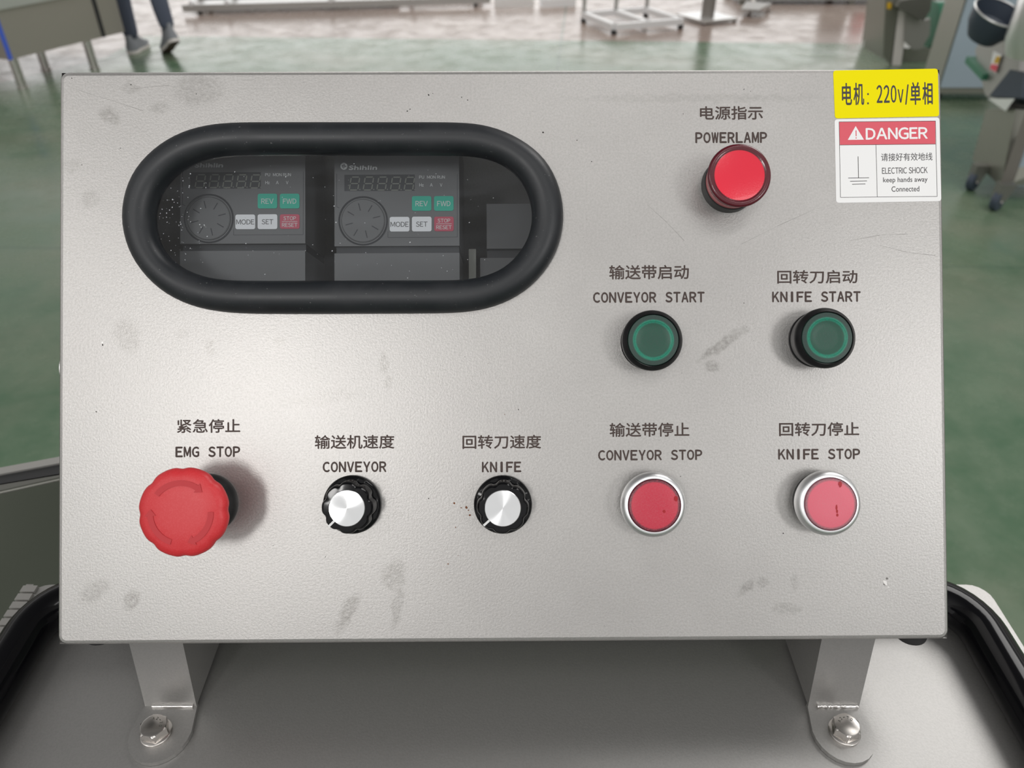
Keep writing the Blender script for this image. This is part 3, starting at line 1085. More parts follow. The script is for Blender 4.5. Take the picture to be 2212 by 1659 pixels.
def inverter(label, du, dv):
    T = PM @ Matrix.Translation((du * .001, dv * .001, 0))
    root = thing('inverter_drive', label, 'inverter drive', T, 'inverter drives behind the window')
    a, b = (-93.33, 180.24), (-24.01, 270.25)
    gt, gb = (-60.62, 210.60)[1], (-60.63, 206.60)[1]
    bm = bmesh.new()
    box(bm, a[0], b[0], gt, b[1], ZD - 45, ZD)
    box(bm, a[0] + .4, b[0] - .4, gb - 1, gt + 1, ZD - 45, ZD - 3.0, 1)
    box(bm, a[0], b[0], a[1], gb, ZD - 45, ZD + .3)
    z = ZD + .06
    # thin moulded outline of the keypad
    P_ = [(-92.00, 251.12), (-92.03, 232.53), (-90.62, 232.01)]
    Q_ = [(-24.99, 250.59), (-25.14, 215.46), (-63.69, 215.38), (-63.68, 218.73)]
    for pl in (P_, Q_):
        for p, q in zip(pl, pl[1:]):
            d_ = (Vector(q) - Vector(p)).normalized()
            o_ = Vector((-d_.y, d_.x)) * .12
            bm.faces.new([bm.verts.new((*w, z)) for w in (Vector(p) - o_, Vector(q) - o_, Vector(q) + o_, Vector(p) + o_)]).material_index = 1
    for s, p, q in (('PU', (-46.23, 248.09), (-43.47, 249.81)), ('MON', (-41.86, 248.07), (-37.09, 249.78)), ('RUN', (-36.25, 248.05), (-31.94, 249.76)),
                    ('Hz', (-46.17, 243.70), (-43.74, 245.50)), ('A', (-40.25, 243.67), (-38.73, 245.47)), ('V', (-34.72, 243.65), (-33.35, 245.45))):
        text(bm, s, p, q, z, 2, .01)
    # maker's mark: round emblem and name
    ec = (-88.03, 255.19)
    bm.faces.new([bm.verts.new((ec[0] + 1.95 * math.cos(i * math.pi / 16), ec[1] + 1.95 * math.sin(i * math.pi / 16), z)) for i in range(32)]).material_index = 2
    for x0, x1, y0, y1 in ((-.95, -.6, -.9, .7), (-1.3, -.3, .15, .4), (-.2, .1, -1.2, 1.1), (-.6, .1, -1.2, -.95), (.4, .7, -.7, 1.0), (.7, 1.3, -.1, .15), (1.0, 1.2, -.4, .6)):
        bm.faces.new([bm.verts.new((ec[0] + x, ec[1] + y, z + .03)) for x, y in ((x0, y0), (x1, y0), (x1, y1), (x0, y1))]).material_index = 1
    text(bm, 'Shihlin', (-85.39, 253.09), (-69.69, 255.61), z, 2, .05, 0, .12)
    obj('housing', bm, ['housing_grey', 'housing_dark', 'print_white'], root, scale=.001)
    # display with five dark seven-segment figures
    bm = bmesh.new()
    p, q = (-87.78, 241.29), (-48.67, 250.43)
    box(bm, p[0], q[0], p[1], q[1], ZD - .5, ZD + .04)
    for x0 in (754.5, 784.5, 814, 843.5, 873):
        base_ = {754.5: (-85.08, 241.92), 784.5: (-77.36, 241.89), 814: (-69.78, 241.86), 843.5: (-62.20, 241.75), 873: (-54.61, 241.67)}[x0]
        w, hh, sl, tk = 4.7, 7.2, .16, .62

        def seg(ax, ay, bx_, by_):
            A, B = Vector((ax, ay)), Vector((bx_, by_))
            d_ = (B - A).normalized()
            A, B = A + d_ * .38, B - d_ * .38
            o_ = Vector((-d_.y, d_.x)) * tk / 2
            pts = [A - o_ + d_ * .25, A - d_ * .05, A + o_ + d_ * .25, B + o_ - d_ * .25, B + d_ * .05, B - o_ - d_ * .25]
            bm.faces.new([bm.verts.new((base_[0] + v.x + v.y * sl, base_[1] + v.y, ZD + .07)) for v in pts]).material_index = 1
        for sg in ((0, 0, w, 0), (0, hh / 2, w, hh / 2), (0, hh, w, hh), (0, 0, 0, hh / 2), (0, hh / 2, 0, hh), (w, 0, w, hh / 2), (w, hh / 2, w, hh)):
            seg(*sg)
        bm.faces.new([bm.verts.new((base_[0] + w + .9 + x, base_[1] + y, ZD + .07)) for x, y in ((0, 0), (.6, 0), (.6, .6), (0, .6))]).material_index = 1
    obj('display', bm, ['housing_dark', 'digit_grey'], root, scale=.001)
    # dial: dark moat, flat wheel with eight grooves
    dc = (-77.38, 224.65)
    bm = bmesh.new()
    lathe(bm, [(13.7, ZD - .2), (13.7, ZD + .35), (13.3, ZD + .5), (12.9, ZD + .3), (12.8, ZD - .1), (12.1, ZD - .1)], 72, cap1=True, mi=1)
    lathe(bm, [(12.1, ZD - .2), (12.1, ZD + .5), (11.6, ZD + .9), (4, ZD + .9)], 72)
    for i in range(8):
        a = R(104 + 45 * i)
        for s0, w_, mi, zz in ((0, .55, 1, .93),):
            pts = [(5.7, -w_ / 2), (9.9, -w_ / 2), (9.9, w_ / 2), (5.7, w_ / 2)]
            bm.faces.new([bm.verts.new((x * math.cos(a) - y * math.sin(a), x * math.sin(a) + y * math.cos(a), ZD + zz)) for x, y in pts]).material_index = mi
    obj('dial', bm, ['housing_grey', 'housing_dark'], root, (dc[0] * .001, dc[1] * .001, 0), 35, .001)
    # keys
    for s, p, q, kmat, lmat in (('REV', (-50.28, 230.08), (-39.50, 238.29), 'key_green', 'print_white'), ('FWD', (-38.01, 230.02), (-27.15, 238.24), 'key_green', 'print_white'),
                                ('MODE', (-62.65, 218.60), (-51.68, 226.75), 'key_white', 'print_grey'), ('SET', (-50.32, 218.60), (-39.41, 226.83), 'key_white', 'print_grey'),
                                ('STOP', (-37.98, 218.69), (-27.10, 226.78), 'key_red', 'print_white')):
        bm = bmesh.new()
        prism(bm, rrect(p[0], p[1], q[0], q[1], 1.1), ZD - .2, ZD + .35)
        cx_, cy_ = (p[0] + q[0]) / 2, (p[1] + q[1]) / 2
        zk = ZD + .40
        hw = {'REV': 3.4, 'FWD': 3.7, 'MODE': 5.0, 'SET': 3.2}.get(s)
        if s == 'STOP':
            text(bm, 'STOP', (cx_ - 3.5, cy_ + .75), (cx_ + 3.5, cy_ + 2.9), zk, 1, .015)
            text(bm, 'RESET', (cx_ - 4.3, cy_ - 3.0), (cx_ + 4.3, cy_ - .8), zk, 1, .015)
            bm.faces.new([bm.verts.new((cx_ + x, cy_ + y, zk)) for x, y in ((-4.3, -.12), (4.3, -.12), (4.3, .14), (-4.3, .14))]).material_index = 1
        else:
            text(bm, s, (cx_ - hw, cy_ - 1.5), (cx_ + hw, cy_ + 1.35), zk, 1, .01)
        k_ = obj('key', bm, [kmat, lmat], root, scale=.001)
        k_['label'] = {'REV': 'green REV key', 'FWD': 'green FWD key', 'MODE': 'white MODE key', 'SET': 'white SET key', 'STOP': 'red STOP RESET key'}[s]
    return root


inverter('dark grey inverter drive nearer the middle of the window, beside its empty end', 0, 0)
d0, d1 = (-24.16, 234.04), (-109.67, 235.73)
inverter('dark grey inverter drive in the shaded round end of the window', d1[0] - d0[0], d1[1] - d0[1])

# plain grey block added for inner wall reflections beside the drives, and the strip of rail next to it
root = thing('reflection_block', 'plain grey block standing in for wall reflections, with a dark groove at the empty end of the window', 'reflection block', PM)
bm = bmesh.new()
a, b = (-9.75, 183.80), (24.57, 241.86)
g1, g0 = (3.67, 215.03)[1], (3.64, 209.49)[1]
box(bm, a[0], b[0], g1, b[1], -95, -60)
box(bm, a[0], b[0], g0, g1, -95, -66, 1)
box(bm, a[0] - 4, b[0], a[1], g0, -95, -60)
obj('reflection_case', bm, ['housing_grey', 'housing_dark'], root, scale=.001)
bm = bmesh.new()
a, b = (-20.25, 185.97), (-16.02, 213.89)
box(bm, a[0], b[0], a[1], b[1], -85, -55)
obj('metal_strip', bm, 'dark_steel', root, scale=.001)

# ------------------------------------------------------------------ machine under the box
mach = thing('cutting_machine', 'stainless machine carrying the control box, with black tube rail round its flat top', 'machine', Matrix.Translation((0, 0.3, 0)))


def mobj(name, bm, mats, smooth=None, parent=None):
    bmesh.ops.translate(bm, vec=(0, -0.3, 0), verts=bm.verts)
    return obj(name, bm, mats, parent or mach, smooth=smooth)


bm = bmesh.new()
prism(bm, rrect(-0.3125, 0.125, 0.3085, 0.3325, .012), ZP - .004, ZP)
tp = mobj('machine_top', bm, 'satin_steel')
bm = bmesh.new()
box(bm, -0.20, 0.20, 0.15, 0.325, 0.10, ZP - .004)
mobj('machine_cabinet', bm, 'satin_steel')
for x in (-.17, .17):
    for y in (.17, .305):
        bm = bmesh.new()
        lathe(bm, [(.022, 0.0), (.022, .012), (.010, .02), (.010, .102)], 20, (x, y), cap0=True)
        mobj('machine_foot', bm, 'bolt_steel', 40)
# tube rail: a loop of black tube lying on the top
bm = bmesh.new()
loop = [(0, 0.3135), (0.2796, 0.3135), (0.2800, 0.1640), (0, 0.1640), (-0.2872, 0.1640), (-0.2872, 0.3135), (0, 0.3135)]
path = fillet_path([(x, y, ZP + .0130) for x, y in loop], .030, 10)
path = [p for i, p in enumerate(path) if i == 0 or (p - path[i - 1]).length > 1e-5]
if (path[0] - path[-1]).length < 1e-4:
    path.pop()
tube(bm, path, .0128, 28, closed=True)
tb = mobj('tube_rail', bm, 'black_gloss', 60)
tb['label'] = 'glossy black tube rail bent in a loop round the top'
# toothed belt edge outside the rail
bm = bmesh.new()
for i in range(26):
    y0 = 0.165 + i * .0064
    box(bm, -0.3168, -0.3075, y0, y0 + .0050, ZP + .0002, ZP + .0022)
box(bm, -0.3168, -0.3120, 0.163, 0.3325, ZP - .004, ZP + .0004)
be = mobj('belt_edge', bm, 'grey_steel')
be['label'] = 'narrow toothed strip outside the tube rail'

# ------------------------------------------------------------------ trough beside the machine
tr_ = thing('discharge_trough', 'steel trough, near side coloured dark for a floor reflection, with a black lining, behind the corner of the machine top', 'trough', Matrix.Translation((-0.40, 0.43, 0)))


def along(p, q, a, b):
    p, q = Vector(p), Vector(q)
    return tuple(p + (q - p) * a), tuple(p + (q - p) * b)


def tobj(name, bm, mats, smooth=None):
    bmesh.ops.translate(bm, vec=(0.40, -0.43, 0), verts=bm.verts)
    return obj(name, bm, mats, tr_, smooth=smooth)


lines = []
for p, q in (((-0.3831, 0.4215, 1.0000), (-0.3502, 0.4342, 1.0000)), ((-0.3884, 0.4311, 1.0000), (-0.3535, 0.4409, 1.0000)), ((-0.3940, 0.4415, 1.0000), (-0.3592, 0.4527, 1.0000)), ((-0.3980, 0.4489, 1.0000), (-0.3795, 0.4549, 1.0000))):
    p, q = Vector(p), Vector(q)
    d_ = (q - p).normalized()
    s_ = p - d_ * ((p.x + .60) / d_.x)
    e_ = p + d_ * ((-.30 - p.x) / d_.x)
    lines.append((s_, e_))


def slab(bm, A, B, z0, z1, dz=0.0):
    hull(bm, [(*A[0].xy, z0), (*A[1].xy, z0), (*B[1].xy, z0), (*B[0].xy, z0)], [(*A[0].xy, z1), (*A[1].xy, z1), (*B[1].xy, z1), (*B[0].xy, z1)])


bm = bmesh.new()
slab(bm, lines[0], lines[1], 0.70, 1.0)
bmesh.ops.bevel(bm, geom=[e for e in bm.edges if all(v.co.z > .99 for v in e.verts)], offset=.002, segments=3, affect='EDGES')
tobj('near_side', bm, 'dark_steel', 40)  # dark colour stands in for the stainless side reflecting the floor
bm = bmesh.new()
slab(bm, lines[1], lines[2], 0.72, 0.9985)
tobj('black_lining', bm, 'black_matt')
bm = bmesh.new()
slab(bm, lines[2], lines[3], 0.70, 1.0)
tobj('far_side', bm, 'grey_steel')
for k_ in (0.15, 0.85):
    p = lines[0][0].lerp(lines[3][1], k_)
    bm = bmesh.new()
    lathe(bm, [(.012, 0), (.012, .705)], 16, (p.x, p.y), cap0=True)
    tobj('leg', bm, 'bright_steel', 40)

# ------------------------------------------------------------------ steel tank on the left
ux, uy = 0.406, 0.914           # along the front
vx, vy = -0.914, 0.406          # away from the viewer
O = (-3.30, 5.345)


def tp_(a, b):
    return (O[0] + ux * a + vx * b, O[1] + uy * a + vy * b)


tank = thing('steel_tank', 'stainless tank on short round legs with a blue strip down its front edge', 'tank', Matrix.Translation((*tp_(.5, .4), 0)))


def kobj(name, bm, mats, root, smooth=None):
    bmesh.ops.translate(bm, vec=-root.location, verts=bm.verts)
    return obj(name, bm, mats, root, smooth=smooth)


bm = bmesh.new()
prism(bm, [tp_(0, 0), tp_(.97, 0), tp_(.97, .85), tp_(0, .85)], 0.20, 0.50)
kobj('tank_body', bm, 'tank_steel', tank)
bm = bmesh.new()
prism(bm, [tp_(-.02, -.02), tp_(.99, -.02), tp_(.99, .87), tp_(-.02, .87)], 0.495, 0.56)
kobj('rim', bm, 'bright_steel', tank)
bm = bmesh.new()
prism(bm, [tp_(-.006, -.008), tp_(.022, -.008), tp_(.022, .0), tp_(-.006, .0)], 0.20, 0.495)
kobj('blue_strip', bm, 'blue_stripe', tank)
bm = bmesh.new()
prism(bm, [tp_(.76, -.006), tp_(.79, -.006), tp_(.79, .0), tp_(.76, .0)], 0.20, 0.495)
kobj('seam_strip', bm, 'black_matt', tank)
for a, b in ((.06, .05), (.66, .05), (.50, .36), (.06, .78)):
    bm = bmesh.new()
    lathe(bm, [(.030, 0.012), (.030, .205)], 20, tp_(a, b))
    lathe(bm, [(.036, 0), (.036, .012)], 20, tp_(a, b), cap0=True)
    kobj('leg', bm, 'bolt_steel', tank, 40)


# ------------------------------------------------------------------ person walking away
def skin(name, nodes, edges, mat, root, sub=2, parent=None):
    """limb-like surface grown round a skeleton: nodes = [(x, y, z, radius)]"""
    me = bpy.data.meshes.new(name)
    me.from_pydata([nd[:3] for nd in nodes], edges, [])
    o = bpy.data.objects.new(name, me)
    C.objects.link(o)
    sk = o.modifiers.new('skin', 'SKIN')
    sk.use_smooth_shade = True
    for i, v in enumerate(me.skin_vertices[0].data):
        r_ = nodes[i][3]
        v.radius = r_ if isinstance(r_, tuple) else (r_, r_)
    me.skin_vertices[0].data[0].use_root = True
    sb = o.modifiers.new('sub', 'SUBSURF')
    sb.levels = sb.render_levels = sub
    dg = bpy.context.evaluated_depsgraph_get()
    m2 = bpy.data.meshes.new_from_object(o.evaluated_get(dg))
    bpy.data.objects.remove(o)
    m2.name = name
    for p in m2.polygons:
        p.use_smooth = True
    m2.materials.clear()
    m2.materials.append(MATS[mat])
    q = bpy.data.objects.new(name, m2)
    C.objects.link(q)
    q.parent = parent or root
    return q


PB = Vector((-2.86, 6.42, 0))
per = thing('person', 'person in dark jeans and grey shoes walking away beside the steel tank', 'person', Matrix.Translation(PB))
# joints relative to PB; walking towards +y, left foot ahead and flat, right foot trailing on its toes
hipL, hipR = (-.10, .02, .92), (.09, .02, .92)
kneeL, kneeR = (-.12, .075, .50), (.175, .02, .50)
ankL, ankR = (-.125, .075, .095), (.235, -.060, .190)
body = [(0, .02, .98, (.15, .11)), (0, .03, 1.18, (.14, .10)), (0, .04, 1.38, (.17, .11)), (0, .045, 1.50, (.07, .065)), (0, .06, 1.58, .058), (0, .08, 1.68, (.078, .095)), (0, .08, 1.76, (.060, .075)),
        (*hipL, .085), (*kneeL, .060), (*ankL, .042), (*hipR, .085), (*kneeR, .060), (*ankR, .042),
        (-.19, .04, 1.42, .055), (-.24, -.03, 1.14, .042), (-.22, .10, .92, .030), (.19, .04, 1.42, .055), (.25, .08, 1.15, .042), (.24, .25, .97, .030),
        (-.22, .135, .86, (.038, .018)), (.24, .31, .93, (.038, .018)),]
be_ = [(0, 1), (1, 2), (2, 3), (3, 4), (4, 5), (5, 6), (0, 7), (7, 8), (8, 9), (0, 10), (10, 11), (11, 12), (2, 13), (13, 14), (14, 15), (2, 16), (16, 17), (17, 18), (15, 19), (18, 20)]
for base_i, (hx, hy, hz) in ((19, (-.22, .135, .86)), (20, (.24, .31, .93))):
    sg = -1 if base_i == 19 else 1
    for q, (dx, ln) in enumerate(((-.024, .060), (-.008, .072), (.008, .068), (.024, .054))):
        k = len(body)
        body += [(hx + dx * .9, hy + .018, hz - .035, .010), (hx + dx, hy + .03, hz - .035 - ln * .6, .009), (hx + dx, hy + .03, hz - .035 - ln, .008)]
        be_ += [(base_i, k), (k, k + 1), (k + 1, k + 2)]
    k = len(body)
    body += [(hx - sg * .034, hy + .025, hz + .005, .011), (hx - sg * .040, hy + .045, hz - .03, .009)]
    be_ += [(base_i, k), (k, k + 1)]
skin('body', body, be_, 'skin', per)
jn = [(0, .02, .97, (.165, .125)), (*hipL, .105), (-.112, .05, .70, .088), (*kneeL, .072), (-.125, .068, .30, .066), (-.127, .075, .085, .060),
      (*hipR, .105), (.130, .025, .70, .088), (*kneeR, .072), (.205, -.030, .33, .066), (.232, -.055, .185, .056)]
skin('jeans', jn, [(0, 1), (1, 2), (2, 3), (3, 4), (4, 5), (0, 6), (6, 7), (7, 8), (8, 9), (9, 10)], 'jeans', per)
jk = [(0, .02, .95, (.18, .135)), (0, .03, 1.18, (.165, .125)), (0, .04, 1.38, (.19, .13)), (0, .045, 1.49, (.09, .08)), (-.20, .04, 1.42, .072), (-.25, -.03, 1.14, .058), (-.225, .09, .94, .046), (.20, .04, 1.42, .072), (.26, .08, 1.15, .058), (.245, .24, .98, .046)]
skin('jacket', jk, [(0, 1), (1, 2), (2, 3), (2, 4), (4, 5), (5, 6), (2, 7), (7, 8), (8, 9)], 'jacket', per)
hr = [(0, .065, 1.70, (.088, .095)), (0, .075, 1.765, (.075, .088)), (0, .02, 1.63, (.06, .045))]
skin('hair', hr, [(0, 1), (0, 2)], 'hair', per)


def shoe(root, M):
    sole_pts = [(-.040, -.085), (-.036, .02), (-.045, .10), (-.036, .17), (0, .20), (.036, .17), (.045, .10), (.036, .02), (.040, -.085), (.022, -.112), (-.022, -.112)]
    bm = bmesh.new()
    rings_ = []
    for sc, dy, z in ((1.0, 0, .022), (1.02, 0, .05), (.80, -.02, .085), (.62, -.050, .115), (.60, -.055, .135)):
        rings_.append([bm.verts.new((x * sc, (y * sc if sc > .9 else (y * (.55 if y > .02 else .95))) + dy * (1 if y > .02 else .2), z)) for x, y in sole_pts])
    for A, B in zip(rings_, rings_[1:]):
        for i in range(len(A)):
            bm.faces.new((A[i], A[(i + 1) % len(A)], B[(i + 1) % len(A)], B[i]))
    bm.faces.new(rings_[0])
    bm.faces.new(rings_[-1])
    bmesh.ops.transform(bm, matrix=M, verts=bm.verts)
    s_ = obj('shoe', bm, 'shoe_grey', root, smooth=60)
    bm = bmesh.new()
    prism(bm, [(x * 1.06, y * 1.03) for x, y in sole_pts], .003, .024)
    prism(bm, [(x * 1.0, y * 1.0) for x, y in sole_pts], .0, .003, 1)
    bmesh.ops.transform(bm, matrix=M, verts=bm.verts)
    obj('sole', bm, ['sole_white', 'sole_brown'], s_)


shoe(per, Matrix.Translation((-.127, .105, 0)))
foot_rot = Matrix.Rotation(R(42), 4, 'Z') @ Matrix.Rotation(R(-25), 4, 'X')
shoe(per, Matrix.Translation(Vector((.235, -.060, .176)) - foot_rot @ Vector((0, -.055, .09))) @ foot_rot)

# ------------------------------------------------------------------ frames and stock on the floor at the back
fr_ = thing('welded_stand', 'bright welded stand with a cross bar and short posts, beside the pedestal', 'frame', Matrix.Translation((1.05, 7.55, 0)))
FL, FR, BL, BR = (.88, 7.17), (1.50, 7.42), (.66, 7.72), (1.27, 7.97)
ML, MR = ((FL[0] + FR[0]) / 2 + .0, (FL[1] + FR[1]) / 2), ((BL[0] + BR[0]) / 2, (BL[1] + BR[1]) / 2)
for nm, p, q in (('frame_bar', FL, FR), ('frame_bar', BL, BR), ('frame_bar', FL, BL), ('frame_bar', FR, BR), ('cross_bar', ML, MR)):
    d_ = (Vector(q) - Vector(p)).normalized()
    o_ = Vector((-d_.y, d_.x)) * .028
    bm = bmesh.new()
    e_ = d_ * (.028 if nm == 'frame_bar' and p[1] != FL[1] or q == FR or q == BR and p == BL else -.028)
    prism(bm, [tuple(Vector(p) - o_), tuple(Vector(q) - o_), tuple(Vector(q) + o_), tuple(Vector(p) + o_)], 0.035, 0.085)
    kobj(nm, bm, 'white_paint', fr_)
for p in (BL, MR, BR):
    bm = bmesh.new()
    box(bm, p[0] - .018, p[0] + .018, p[1] - .018, p[1] + .018, .085, .20)
    kobj('post', bm, 'grey_steel', fr_)
for p in (FL, FR, BL, BR):
    bm = bmesh.new()
    lathe(bm, [(.026, 0), (.026, .036)], 16, p, cap0=True)
    kobj('foot', bm, 'black_matt', fr_, 40)

pd = thing('pedestal', 'grey round column on a square steel base plate', 'pedestal', Matrix.Translation((1.80, 7.88, 0)))
bm = bmesh.new()
prism(bm, [(1.735, 7.55), (2.08, 7.72), (1.90, 8.10), (1.545, 7.92)], 0.015, 0.035)
kobj('base_plate', bm, 'bright_steel', pd)
for p in ((1.735, 7.58), (2.05, 7.72), (1.90, 8.07), (1.57, 7.92)):
    bm = bmesh.new()
    lathe(bm, [(.018, 0), (.018, .016)], 14, p, cap0=True)
    kobj('foot', bm, 'black_matt', pd, 40)
bm = bmesh.new()
lathe(bm, [(.060, .035), (.060, .80)], 28, (1.815, 7.80))
kobj('upright', bm, 'column_grey', pd, 40)
bm = bmesh.new()
lathe(bm, [(.16, .80), (.16, .83)], 28, (1.815, 7.80), cap0=True)
kobj('top_plate', bm, 'bright_steel', pd, 40)

cv = thing('conveyor_frame', 'long low steel frame with round cross bars lying on the beige floor', 'frame', Matrix.Translation((-1.8, 8.6, 0)))
p, q = Vector((-3.14, 8.05)), Vector((-0.22, 8.52))
d_ = (q - p).normalized()
o_ = Vector((-d_.y, d_.x))
for off in (0.0, .55):
    bm = bmesh.new()
    a, b = p + o_ * off, q + o_ * off
    prism(bm, [tuple(a - o_ * .02), tuple(b - o_ * .02), tuple(b + o_ * .02), tuple(a + o_ * .02)], 0.03, .085)
    kobj('side_rail', bm, 'grey_steel', cv)
bm = bmesh.new()
a, b = p + o_ * .06 + d_ * .1, q + o_ * .06 - d_ * .9
prism(bm, [tuple(a), tuple(b), tuple(b + o_ * .40), tuple(a + o_ * .40)], .045, .06)
kobj('slide_bed', bm, 'bright_steel', cv)
for f in (.03, .14, .47, .74, .98):
    a = p + d_ * ((q - p).length * f)
    bm = bmesh.new()
    tube(bm, [(*(a - o_ * .03), .10), (*(a + o_ * .60), .10)], .022, 14)
    kobj('cross_bar', bm, 'white_paint', cv, 40)
for f in (.05, .95):
    for off in (0, .55):
        a = p + d_ * ((q - p).length * f) + o_ * off
        bm = bmesh.new()
        lathe(bm, [(.02, 0), (.02, .032)], 14, tuple(a), cap0=True)
        kobj('foot', bm, 'black_matt', cv, 40)

for i, (p, q, lab) in enumerate((((-.16, 8.42), (.22, 8.47), 'short bright steel profile next to the end of the long frame'), ((.30, 8.42), (.64, 8.50), 'short white steel profile nearest the floor joint'))):
    p, q = Vector(p), Vector(q)
    d_ = (q - p).normalized()
    o_ = Vector((-d_.y, d_.x))
    bm = bmesh.new()
    prism(bm, [tuple(p), tuple(q), tuple(q + o_ * .10), tuple(p + o_ * .10)], 0.0, 0.012)
    prism(bm, [tuple(p), tuple(q), tuple(q + o_ * .012), tuple(p + o_ * .012)], 0.012, 0.07)
    prism(bm, [tuple(p + o_ * .088), tuple(q + o_ * .088), tuple(q + o_ * .10), tuple(p + o_ * .10)], 0.012, 0.07)
    tag(obj('steel_profile', bm, 'white_paint' if i else 'bright_steel'), lab, 'steel profile', 'steel profiles on the floor')

# flat trolley with white castors behind the pedestal
tl = thing('flat_trolley', 'low dark flat trolley on small white castors behind the pedestal', 'trolley', Matrix.Translation((2.3, 8.6, 0)))
bm = bmesh.new()
prism(bm, [(2.1505, 7.9330, 0.0700)[:2], (2.3123, 7.8859, 0.0700)[:2], (2.5273, 8.2264, 0.0700)[:2], (2.3008, 8.3285, 0.0700)[:2]], .062, .075)
kobj('deck', bm, 'grey_steel', tl)
for p in ((2.2853, 8.1078, 0.0000)[:2], (2.5094, 8.2764, 0.0000)[:2], (2.4300, 8.5541, 0.0000)[:2]):
    bm = bmesh.new()
    lathe(bm, [(.03, -.014), (.03, .014)], 18, cap0=True)
    bmesh.ops.transform(bm, matrix=Matrix.Translation((*p, .03)) @ Matrix.Rotation(R(90), 4, 'Y'), verts=bm.verts)
    box(bm, p[0] - .018, p[0] + .018, p[1] - .01, p[1] + .01, .03, .063)
    kobj('caster', bm, 'sole_white', tl, 40)

# machine row at the very back
bk = thing('low_platform', 'long low grey platform at the back carrying a drum and two boxes', 'platform', Matrix.Translation((3.7, 9.0, 0)))
bm = bmesh.new()
box(bm, 2.30, 4.6, 8.60, 9.25, .04, .10)
kobj('deck', bm, 'grey_steel', bk)
for x in (2.34, 3.45, 4.56):
    for y in (8.63, 9.22):
        bm = bmesh.new()
        box(bm, x - .03, x + .03, y - .025, y + .025, 0, .04)
        kobj('foot', bm, 'dark_steel', bk)
bm = bmesh.new()
lathe(bm, [(.13, .10), (.14, .16), (.14, .42), (.12, .46)], 28, (3.42, 8.95), cap0=True)
tag(obj('round_drum', bm, 'column_grey', smooth=40), 'grey round drum standing on the low platform at the back', 'drum')
for x0, x1, col_, h_, lab in ((3.62, 3.74, 'sticker_red', .30, 'red box standing on the low platform at the back'), (3.84, 3.98, 'yellow_label', .30, 'yellow box standing on the low platform at the back')):
    bm = bmesh.new()
    box(bm, x0, x1, 8.84, 9.0, .10, .10 + h_)
    bmesh.ops.bevel(bm, geom=list(bm.edges), offset=.012, segments=2, affect='EDGES')
    tag(obj('parts_box', bm, col_), lab, 'box', 'boxes on the low platform')

# ------------------------------------------------------------------ machines at the right
# far one: olive cabinet with a chute and a big round drum
ma = thing('slicing_machine', 'grey green machine with a pale tongue and green round drum at the back', 'machine', Matrix.Translation((3.2, 6.3, 0)))

def between(px_a, dy, mi=0):
    """solid of depth dy behind a front outline"""
    hull(bm, px_a, [(x, y + dy, z) for x, y, z in px_a], mi)


bm = bmesh.new()
between([(2.8006, 6.1000, 0.4379), (2.8605, 6.1000, 0.4379), (2.9186, 6.1000, -0.0100), (2.8559, 6.1000, -0.0100)], .62)
kobj('side_frame', bm, 'olive_steel', ma)  # olive tone paints the floor's reflection on this face
bm = bmesh.new()
between([(2.7595, 6.0700, 0.5022), (2.8417, 6.0700, 0.5022), (2.9121, 6.0700, -0.0063), (2.8358, 6.0700, -0.0063)], .03)
kobj('lit_edge', bm, 'sole_white', ma)  # pale colour paints the light falling on the edge face
bm = bmesh.new()
between([(2.9680, 6.2000, 0.0929), (3.6496, 6.2000, 0.0929), (3.7005, 6.2000, -0.0465), (2.9739, 6.2000, -0.0465)], .5)
kobj('base_cabinet', bm, 'olive_steel', ma)
bm = bmesh.new()
a, b = Vector((3.1505, 6.3200, 0.2253)), Vector((3.7329, 6.3200, 0.2253))
b.z = a.z
tube(bm, [a, b], .170, 36)
kobj('drum', bm, 'drum_reflect_green', ma, 40)
bm = bmesh.new()
between([(2.7226, 5.9800, 0.4124), (2.7408, 5.9800, 0.4510), (2.9495, 5.9800, 0.4922), (2.9684, 5.9800, 0.3914), (2.9416, 5.9800, 0.3190), (2.9081, 5.9800, 0.3312)], .16)
kobj('chute', bm, 'dark_steel', ma)
bm = bmesh.new()
between([(2.8242, 6.0400, 0.3753), (2.9611, 6.0400, 0.3082), (3.0155, 6.0400, 0.3266), (3.0440, 6.0400, 0.2151), (3.0125, 6.0400, 0.1202), (2.9599, 6.0400, 0.1138), (2.8782, 6.0400, 0.1711)], .03)
kobj('tongue', bm, 'grey_steel', ma)
bm = bmesh.new()
between([(2.6863, 6.0650, 0.4285), (2.7170, 6.0650, 0.4255), (2.7258, 6.0650, 0.3832), (2.6950, 6.0650, 0.3862)], .004)
hull(bm, [(2.6575, 6.0700, 0.5022), (2.7627, 6.0700, 0.5022), (2.8428, 6.0700, -0.0063), (2.7593, 6.0700, 0.0687)], [(x, y + .02, z) for x, y, z in ((2.6575, 6.0700, 0.5022), (2.7627, 6.0700, 0.5022), (2.8428, 6.0700, -0.0063), (2.7593, 6.0700, 0.0687))], 1)
kobj('side_panel', bm, ['yellow_label', 'olive_steel'], ma)
bm = bmesh.new()
tube(bm, [(2.8734, 6.6400, 0.0629), (2.8763, 6.6600, 0.2164), (2.9006, 6.7000, 0.4091)], .030, 16)
kobj('pipe', bm, 'olive_steel', ma, 40)
for p in ((2.875, 6.68), (2.91, 6.16), (3.82, 6.36), (3.82, 6.66)):
    bm = bmesh.new()
    lathe(bm, [(.028, 0), (.028, .05), (.014, .06), (.014, .10)], 18, p, cap0=True)
    kobj('foot', bm, 'bright_steel', ma, 40)

